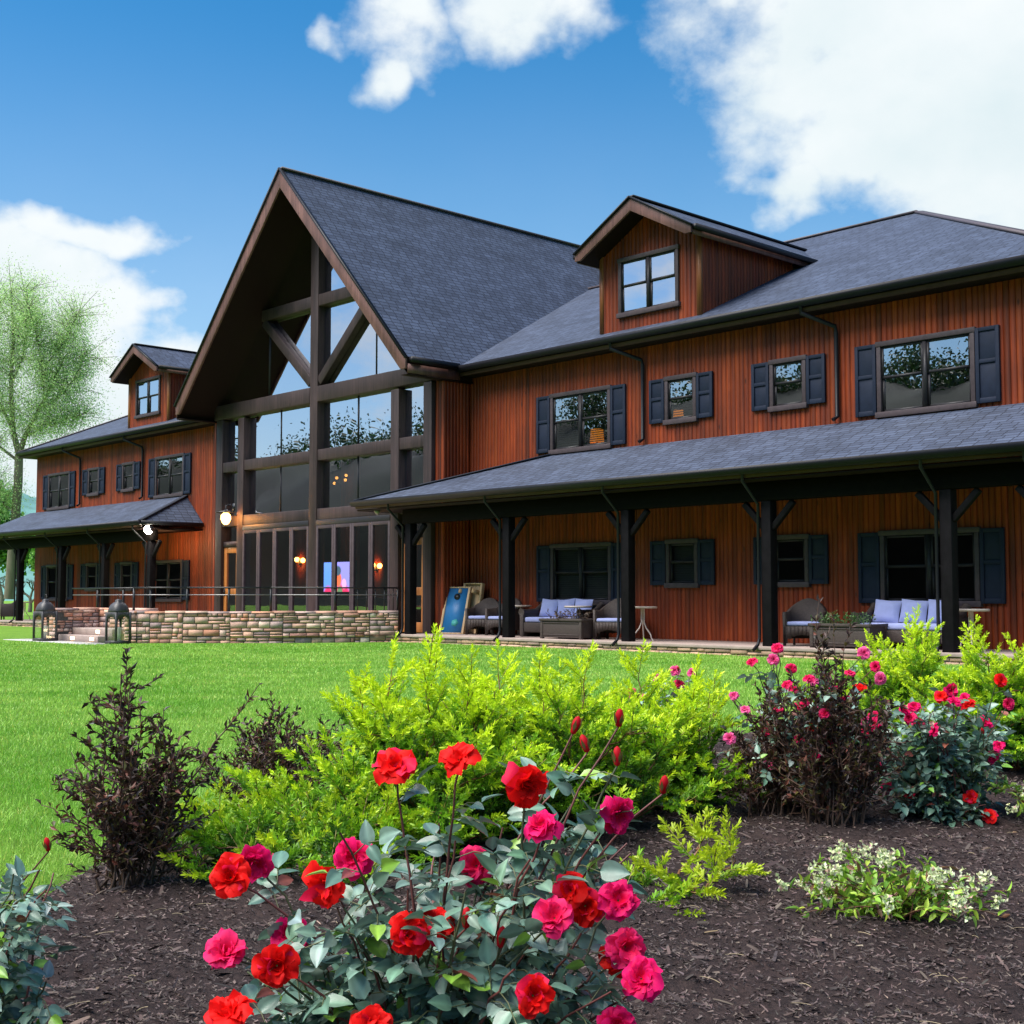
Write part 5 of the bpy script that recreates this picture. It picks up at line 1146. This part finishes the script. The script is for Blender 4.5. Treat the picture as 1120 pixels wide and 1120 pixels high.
def rose(loc, label, seed, flowers, buds=(), extra=(), size=.088, hi=True, leaf=(.036, .055), nleaf=14, grp='rosebushes in the flower bed', dead=()):
    """flowers: (point, kind, facing or None); canes run from the base to each"""
    rg = np.random.default_rng(seed); loc = np.array(loc, float); t = thing('rose_bush', label, 'rosebush', tuple(loc), 0, grp)
    st, lf = MB(), MB(); P_, D_, N_, L_ = [], [], [], []
    tocam = unit(np.array([0, 0, CAMH]) - (loc + [0, 0, .6]))
    def cane(end, r0, leaves, f0=.25):
        b = loc + np.array([rg.normal(0, .05), rg.normal(0, .05), 0]); v = end - b; m = b + v * np.array([.62, .62, .42]) * 0 + np.array([v[0] * .30, v[1] * .30, v[2] * .62]) + rg.normal(0, .03, 3)
        pts = curve(b, m, end, 14); pts[1:-1] += rg.normal(0, .004, (12, 3))
        cc = np.linspace(0, 1, 14)[:, None]; st.tube(pts, np.linspace(r0, .0019, 14), 6, (np.array([.085, .10, .045]) if rg.random() < .4 else np.array([.16, .045, .040])) * rg.uniform(.7, 1.2), cap=False)
        for k in range(leaves):
            f = (f0 + (.93 - f0) * (k + rg.random()) / leaves) * 13; i0 = min(12, int(f)); p = pts[i0] + (pts[i0 + 1] - pts[i0]) * (f - i0); tg = unit(pts[i0 + 1] - pts[i0])
            az_ = k * 2.4 + rg.normal(0, .4); s1 = unit(np.cross(tg, [0.3, .2, 1])); s2 = np.cross(tg, s1); d = unit(s1 * math.cos(az_) + s2 * math.sin(az_) + tg * .45 + [0, 0, .12])
            ln = rg.uniform(.055, .085) * (leaf[1] / .055); e = p + d * ln + [0, 0, -.012]; st.tube([p, p + d * ln * .5 + [0, 0, .003], e], .0011, 4, (.11, .12, .05), cap=False)
            up = unit(np.array([0, 0, 1.]) - d * d[2] + rg.normal(0, .30, 3)); sd = np.cross(d, up)
            spec = [(1.0, 0, 1.05), (.62, 1, .92), (.62, -1, .92)] + ([(.25, 1, .72), (.25, -1, .72)] if rg.random() < .65 else [])
            for (fr, s, sc) in spec:
                P_.append(p + d * ln * fr + [0, 0, -.010 * fr]); D_.append(unit(d * (1 if s == 0 else .45) + sd * s * .9 + rg.normal(0, .12, 3) + [0, 0, -.12])); N_.append(up + rg.normal(0, .28, 3)); L_.append(rg.uniform(*leaf) * sc)
        return pts
    for (p, kind, d) in flowers:
        p = np.array(p, float); d = unit(np.array(d if d is not None else tocam * .7 + np.array([0, 0, .55]) + rg.normal(0, .35, 3), float)); s = size * rg.uniform(.88, 1.1)
        me = (FL_ if hi else FLO)[kind]; place(me[rg.integers(len(me))], 'flower', t, p, d, s, rg); cane(p - d * s * .26, .0042, nleaf // 2, .35)
    for p in buds:
        p = np.array(p, float); d = unit(np.array([rg.normal(0, .15), rg.normal(0, .15), 1])); place(BUD, 'bud', t, p, d, size * .52, rg); cane(p - d * size * .18, .0034, nleaf // 2, .45)
    for p in extra: cane(np.array(p, float), .0038, nleaf, .3)
    n = len(P_); col = pick(rg, [(.16, .27, .20, 5), (.10, .185, .135, 4), (.24, .34, .28, 2.4), (.20, .38, .045, .9), (.22, .07, .05, .35)], n, .2)
    scatter(lf, LEAF_HI if hi else LEAF_MID, np.array(P_), np.array(D_), np.array(N_), np.array(L_), np.array(L_) * rg.uniform(.58, .74, n), col, rib=.45)
    st.build('stem', M['stem'], t, smooth=True); lf.build('foliage', M['gloss_leaf'], t, smooth=True); return t
rg = np.random.default_rng(77)
B1 = [(433, 835, 2.45, 'open'), (500, 828, 2.50, 'open'), (577, 860, 2.42, 'red'), (592, 901, 2.36, 'magenta'), (677, 893, 2.46, 'magenta'), (251, 958, 2.40, 'red'), (279, 945, 2.46, 'magenta'), (355, 970, 2.40, 'open'), (385, 938, 2.48, 'magenta'),
      (247, 1039, 2.34, 'pink'), (303, 1057, 2.30, 'red'), (447, 1022, 2.26, 'open'), (480, 1010, 2.34, 'open'), (249, 1106, 2.24, 'red'), (622, 974, 2.38, 'red'), (640, 992, 2.44, 'red'), (606, 1001, 2.28, 'pink'), (678, 982, 2.40, 'magenta'), (686, 1036, 2.36, 'pink'), (701, 1068, 2.30, 'magenta'), (676, 1046, 2.42, 'red'),
      (585, 1088, 2.22, 'red'), (405, 1120, 2.2, 'red'), (675, 1122, 2.3, 'magenta'), (520, 945, 2.55, 'pink'), (318, 1020, 2.5, 'magenta'), (505, 1100, 2.6, 'magenta')]
tc_ = unit(np.array([.0, 0, CAMH]) - at(500, 900, 2.4))
fl = [(at(x, y, d - .10), k, tc_ * 1.0 + np.array([0, 0, .30]) + rg.normal(0, .36, 3)) for x, y, d, k in B1]
bd = [at(629, 795, 2.5), at(677, 787, 2.45), at(675, 829, 2.42), at(726, 860, 2.44), at(510, 1006, 2.2), at(548, 1027, 2.22), at(420, 760, 2.52) * 0 + at(640, 815, 2.55)]
ex = [at(rg.uniform(350, 690), rg.uniform(905, 1130), rg.uniform(2.12, 2.7)) for _ in range(34)] + [at(rg.uniform(235, 400), rg.uniform(985, 1140), rg.uniform(2.15, 2.55)) for _ in range(12)] + [at(625, 880, 2.5), at(660, 900, 2.5), at(480, 900, 2.5), at(550, 905, 2.5)]
rose(gnd(480, 2.42), 'big red rosebush in front with large open red and magenta blooms', 51, fl, bd, ex, .083, True, (.036, .054), 13)
B2 = [(-22, 950, 2.7, 'red')]
rose(gnd(-25, 2.8), 'rosebush cut by the left edge, mostly grey-green leaves', 52, [(at(x, y, d), k, None) for x, y, d, k in B2], [at(52, 925, 2.75)],
     [at(rg.uniform(-40, 62), rg.uniform(935, 1130), rg.uniform(2.6, 3.0)) for _ in range(20)], .07, True, (.030, .044), 12)
R3 = [(1029, 761), (1044, 766), (1055, 763), (1058, 770), (1102, 770), (1095, 744), (1079, 789), (1093, 815), (1081, 829), (991, 777), (995, 785), (1005, 789), (1021, 798), (1012, 814), (956, 782), (956, 792), (971, 861), (994, 868), (958, 838), (1083, 892), (1086, 826), (1062, 872), (948, 800), (1040, 755), (1000, 772)]
kd = ['red', 'magenta', 'magenta', 'red', 'pink', 'red', 'magenta', 'magenta', 'pink', 'magenta', 'pink', 'pink', 'magenta', 'red', 'pink', 'magenta', 'magenta', 'red', 'magenta', 'red', 'magenta', 'red', 'pink', 'magenta', 'magenta']
ex = [at(rg.uniform(955, 1095), rg.uniform(770, 890), rg.uniform(5.9, 6.5)) for _ in range(70)]
rose(gnd(1028, 6.15), 'full rosebush with small red blooms and grey-green leaves right of the weigela', 53, [(at(x, y, rg.uniform(5.9, 6.2)), k, None) for (x, y), k in zip(R3, kd)], [at(1043, 752, 6.1), at(1075, 800, 6.0)], ex, .070, False, (.036, .055), 11)
R4 = [(822, 723), (846, 721), (865, 731), (889, 744), (868, 753), (879, 769), (895, 778), (888, 797), (803, 760), (798, 807), (875, 807), (892, 827), (958, 729), (963, 742), (850, 708), (945, 714), (922, 764), (945, 788), (842, 836), (884, 741), (902, 780), (874, 772), (913, 752), (860, 748), (815, 775), (940, 752), (930, 735), (837, 800), (905, 810), (852, 775)]
kd = ['pink', 'pale', 'pink', 'pale', 'pink', 'pink', 'pale', 'red', 'pale', 'pale', 'pink', 'magenta', 'pink', 'pale', 'pink', 'pale', 'magenta', 'pale', 'pale', 'pink', 'pink', 'pink', 'magenta', 'pink', 'pale', 'red', 'pink', 'pink', 'magenta', 'pink']
ex = [at(rg.uniform(810, 960), rg.uniform(745, 850), rg.uniform(6.2, 6.8)) for _ in range(36)]
rose(gnd(866, 6.35), 'loose rosebush with many small pink blooms behind the dark weigela', 54, [(at(x, y, rg.uniform(5.65, 6.2)), k, None) for (x, y), k in zip(R4, kd)], [at(848, 712, 6.1)], ex, .060, False, (.034, .05), 9)
R5 = [(720, 742, 'pale'), (743, 748, 'pink'), (704, 762, 'pale'), (690, 757, 'magenta'), (757, 735, 'pale'), (738, 733, 'pale')]
rose(gnd(726, 8.2), 'small rosebush with a few pink blooms behind the golden yew', 55, [(at(x, y, 8.2 + rg.normal(0, .1)), k, None) for x, y, k in R5], [at(742, 732, 8.2)], [at(rg.uniform(690, 760), rg.uniform(745, 800), 8.2) for _ in range(10)], .075, False, (.034, .05), 8)

# ------------------------------------------------------------------ low flowering shrubs
def abelia(loc, r, h, label, seed, ns=60, flow=70, lean=(0, 0)):
    rg = np.random.default_rng(seed); loc = np.array(loc, float); t = thing('white_flowered_shrub', label, 'shrub', tuple(loc), 0, 'low shrubs with pale flower clusters')
    st, lf, fw = MB(), MB(), MB(); P_, D_, N_ = [], [], []; tips = []
    for k in range(ns):
        az_ = rg.uniform(0, 2 * math.pi); q = rg.uniform(.25, 1); e = np.array([math.cos(az_) * r * q + lean[0] * q, math.sin(az_) * r * q + lean[1] * q, h * rg.uniform(.35, 1) * (1.1 - .45 * q)])
        b = np.array([rg.normal(0, .05), rg.normal(0, .05), 0]); p = curve(b, b + (e - b) * .4 + [0, 0, h * .4], e, 9); st.tube(p + loc, np.linspace(.003, .001, 9), 4, (.16, .07, .04), cap=False); tips.append(p[-1])
        for j in range(15):
            f = rg.uniform(.2, 1) * 8; i0 = min(7, int(f)); c = p[i0] + (p[i0 + 1] - p[i0]) * (f - i0); P_.append(c); D_.append(unit(p[i0 + 1] - p[i0]) * .5 + unit(rg.normal(0, 1, 3)) + [0, 0, .25]); N_.append(rg.normal(0, .5, 3) + [0, 0, 1])
    n = len(P_); scatter(lf, LEAF_MID, np.array(P_) + loc, np.array(D_), np.array(N_), rg.uniform(.026, .050, n), rg.uniform(.011, .020, n), pick(rg, [(.26, .46, .04, 4), (.13, .28, .03, 3), (.44, .62, .07, 2), (.20, .10, .05, .8)], n))
    for k in range(flow):
        c = tips[rg.integers(len(tips))] + rg.normal(0, .016, 3) + [0, 0, .02]; m = rg.integers(7, 15); pp = c + rg.normal(0, .013, (m, 3))
        for q in range(4): scatter(fw, LEAF_LO, pp + loc, rdir(rg, m) + [0, 0, .6], rdir(rg, m), rg.uniform(.012, .018, m), .011, pick(rg, [(.68, .78, .40, 4), (.76, .78, .55, 2), (.60, .36, .34, .6)], m, .1))
    st.build('stem', M['stem'], t); lf.build('foliage', M['leaf'], t); fw.build('blossom', M['leaf'], t)
abelia(gnd(965, 4.28), .40, .30, 'low shrub with pale cream flower clusters on the mulch below the weigela', 61, 74, 40, (0, 0))
abelia(gnd(1150, 6.0), .36, .36, 'pale-flowered low shrub cut by the right edge below the red rosebush', 62, 50, 46)
c = onZ(1006, 1006, .03); rk = MB(); sph = []
for i in range(9):
    for j in range(14):
        a, b_ = math.pi * i / 8, 2 * math.pi * j / 14; v = np.array([math.sin(a) * math.cos(b_), math.sin(a) * math.sin(b_), math.cos(a)]); s = .055 * (1 + .25 * math.sin(3 * v[0] + 1) * math.cos(4 * v[1]) + rg.normal(0, .05)); sph.append(v * s * [1.35, 1, .62])
rk.add(np.array(sph) + c, [(i * 14 + j, i * 14 + (j + 1) % 14, (i + 1) * 14 + (j + 1) % 14, (i + 1) * 14 + j) for i in range(8) for j in range(14)])
tag(rk.build('soil_clod', simple('clod', (.17, .085, .045), .9, .35, 30, .8, 60), smooth=True), 'brown clod of earth under the low pale-flowered shrub', 'clod')
c = onZ(1018, 1093, .05); pt = MB()
for k in range(4): 
    a = k * 1.5; scatter(pt, LEAF_MID, c[None] + [[.008 * math.cos(a), .008 * math.sin(a), .0]], [[math.cos(a), math.sin(a), .25]], [[0, 0, 1]], .022, .020, np.array([[.80, .12, .09]]))
tag(pt.build('fallen_petals', M['petal']), 'fallen coral petals lying on the mulch at lower right', 'petals')

# ------------------------------------------------------------------ trees and far ground
def tree(name, label, loc, h, seed, trunk_r, spread, nl, ls, pal, fork=.2, levels=4, cat='tree', grp=None, lean=(0, 0), up=.55):
    rg = np.random.default_rng(seed); loc = np.array(loc, float); t = thing(name, label, cat, tuple(loc), 0, grp); tr, lf = MB(), MB(); tips = []
    def grow(p, d, L, r, lv):
        e = p + d * L; m = (p + e) / 2 + rg.normal(0, .05 * L, 3); pts = curve(p, m, e, 7); tr.tube(pts + loc, np.linspace(r, r * .62, 7), 7 if lv > 1 else 4, cap=False)
        if lv <= 2: tips.extend([pts[3], pts[5], pts[6]])
        if lv == 0: return
        for k in range(3 if lv > 1 else 4):
            o = rdir(rg, 1)[0]; nd_ = unit(d * .85 + o * spread + np.array([0, 0, up * .4])); grow(pts[[6, 6, 4, 3][k]], nd_, L * rg.uniform(.6, .85), r * .58, lv - 1)
    grow(np.zeros(3), unit(np.array([lean[0], lean[1], 1.])), h * fork, trunk_r, levels)
    tips = np.array(tips); tips *= np.array([1, 1, h * .97 / tips[:, 2].max()]); k = rg.integers(len(tips), size=nl); P = tips[k] + rg.normal(0, h * .035, (nl, 3))
    sh = np.clip(rg.normal(1, .12, (len(tips), 1)), .7, 1.4)[k]
    scatter(lf, CARD, P + loc, rdir(rg, nl), rdir(rg, nl), rg.uniform(.7, 1.3, nl) * ls, rg.uniform(.5, .9, nl) * ls, pick(rg, pal, nl, .2) * sh)
    tr.build('trunk', M['bark'], t); lf.build('crown', M['leaf'], t); return t
def tree2(label, D, seed):
    """the airy spring tree left of the building: forked trunk, long rising limbs, a veil of small leaves"""
    rg = np.random.default_rng(seed); loc = gnd(14, D); t = thing('spring_tree', label, 'tree', tuple(loc)); tr, lf = MB(), MB(); tips = []
    w = lambda px, py: at(px, py, D)
    limbs = [[(10, 655), (15, 590), (20, 530), (21, 497)], [(21, 497), (14, 470), (12, 420), (15, 370), (12, 320)], [(21, 497), (30, 476), (48, 446), (64, 420), (78, 392)], [(14, 470), (0, 445), (-18, 410), (-35, 372)], [(48, 446), (52, 410), (50, 375), (44, 340)], [(13, 420), (28, 390), (38, 350), (36, 315)], [(-8, 430), (-12, 380), (-8, 330)], [(48, 446), (70, 430), (88, 408), (99, 384)], [(30, 476), (55, 462), (78, 452)], [(50, 400), (70, 370), (84, 340)], [(21, 505), (-10, 480), (-45, 455), (-70, 420)], [(14, 560), (-4, 540), (-25, 520)]]
    wd = [(.26, .21), (.17, .04), (.16, .03), (.10, .02), (.06, .015), (.06, .015), (.06, .015), (.06, .015), (.05, .012), (.05, .012), (.08, .02), (.05, .01)]
    for li, (l, (r0, r1)) in enumerate(zip(limbs, wd)):
        q = np.array([w(*p) for p in l]); off = rg.normal(0, .5, 3) * [1, 1, 0] if li > 1 else np.zeros(3); q = q + np.linspace(0, 1, len(q))[:, None] * off * 1.5
        s = np.linspace(0, len(q) - 1, 14); pts = np.stack([np.interp(s, range(len(q)), q[:, i]) for i in range(3)], 1); tr.tube(pts, np.linspace(r0, r1, 14), 7, cap=False)
        if li == 0: continue
        for i in range(3, 14):
            for _ in range(9):
                o = unit(rg.normal(0, 1, 3) + [0, 0, .5]); L = rg.uniform(.4, 1.9); e = pts[i] + o * L; tr.tube(curve(pts[i], pts[i] + o * L * .5 + [0, 0, .1], e, 4), np.linspace(.022, .007, 4), 3, cap=False); tips.extend([pts[i] + o * L * f for f in (.3, .55, .8, 1.0)])
    tips = np.array(tips); n = 95000; k = rg.integers(len(tips), size=n); P = tips[k] + rg.normal(0, .33, (n, 3)); sh = np.clip(rg.normal(1, .18, (len(tips), 1)), .6, 1.5)[k]
    scatter(lf, LEAF_LO, P, rdir(rg, n) - [0, 0, .4], rdir(rg, n), rg.uniform(.06, .10, n), rg.uniform(.035, .055, n), pick(rg, [(.50, .72, .28, 4), (.60, .80, .38, 3), (.36, .58, .20, 2)], n, .2) * sh)
    tr.build('trunk', M['bark'], t); lf.build('crown', M['treeleaf'], t)
tree2('airy tree with fresh pale leaves left of the lodge', 66, 71)
GP = [(.16, .40, .06, 3), (.24, .50, .09, 2), (.10, .28, .05, 2)]
for i, (px_, D_, h_, lab) in enumerate([(2, 72, 7.2, 'bright green bushy tree below the airy tree at the left edge'), (60, 78, 5.6, 'small green tree behind the left end of the porch roof'), (33, 90, 6.0, 'rounded dark green tree behind the left porch roof, beside the trunk')]):
    tree('bushy_tree', lab, gnd(px_, D_), h_, 80 + i, .16, .9, 9000, .26, GP, .16, 4, grp='green trees behind the left wing')
# hills: a wooded ridge far off at the left, haze painted into its blue-green, and the wooded slope facing the lodge
def ridge(name, path, h, wd, seed, m, n=90):
    rg = np.random.default_rng(seed); P = np.array(path, float); s = np.linspace(0, len(P) - 1, n); cx = np.interp(s, range(len(P)), P[:, 0]); cy = np.interp(s, range(len(P)), P[:, 1]); hh = np.interp(s, range(len(P)), P[:, 2])
    tx, ty = np.gradient(cx), np.gradient(cy); l = np.hypot(tx, ty); nx, ny = ty / l, -tx / l; K = 26; V = []
    for i in range(n):
        for j in range(K):
            u = 2 * j / (K - 1) - 1; x, y = cx[i] + nx[i] * u * wd, cy[i] + ny[i] * u * wd; z = hh[i] * math.cos(u * math.pi / 2) ** 1.2; z += (vnoise(np.array([x * .12]), np.array([y * .12]))[0] - .5) * h * .12 * min(1, z / 3)
            V.append((x, y, z - .3))
    mb = MB(); idx = np.arange(n * K).reshape(n, K); mb.bulk(np.array(V), np.stack([idx[:-1, :-1], idx[:-1, 1:], idx[1:, 1:], idx[1:, :-1]], -1).reshape(-1, 4), np.ones((n * K, 3)))
    return tag(mb.build(name, m, smooth=True), kind='structure')
hm = simple('hazy_woods', (.10, .24, .22), .95, .4, .06, 1.0, .25)
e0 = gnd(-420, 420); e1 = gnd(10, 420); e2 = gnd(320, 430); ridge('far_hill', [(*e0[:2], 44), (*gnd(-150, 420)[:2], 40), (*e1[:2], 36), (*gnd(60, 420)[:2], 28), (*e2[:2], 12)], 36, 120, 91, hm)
hw2 = simple('near_woods', (.0035, .008, .0025), .95, .5, .10, 1.0, .5)
ridge('wooded_hill', [(-330, 40, 26), (-260, -40, 27), (-178, -85, 23), (-120, -95, 26), (-70, -95, 25), (20, -90, 22), (110, -60, 18)], 20, 46, 92, hw2)
rg = np.random.default_rng(9); fo = MB(); sp = np.linspace(0, 6, 170); hp = np.array([(-330, 40), (-260, -40), (-178, -85), (-120, -95), (-70, -95), (20, -90), (110, -60)], float); hz_ = [26, 27, 23, 26, 25, 22, 18]
for s in sp:
    x = np.interp(s, range(7), hp[:, 0]) + rg.normal(0, 6); y = np.interp(s, range(7), hp[:, 1]) + rg.normal(0, 6); z = np.interp(s, range(7), hz_) - 4; H = rg.uniform(4, 9); m = 800
    P = rg.normal(0, 1, (m, 3)) * [H * .26, H * .26, H * .22] + [x, y, z + H * .62]; scatter(fo, CARD, P, rdir(rg, m), rdir(rg, m), rg.uniform(.22, .5, m), rg.uniform(.18, .4, m), pick(rg, [(.03, .07, .02, 3), (.06, .10, .04, 2), (.02, .04, .015, 2)], m))
tag(fo.build('forest_edge', M['leaf']), 'wooded ridge facing the lodge, mirrored in its glass', 'forest', kind='stuff')
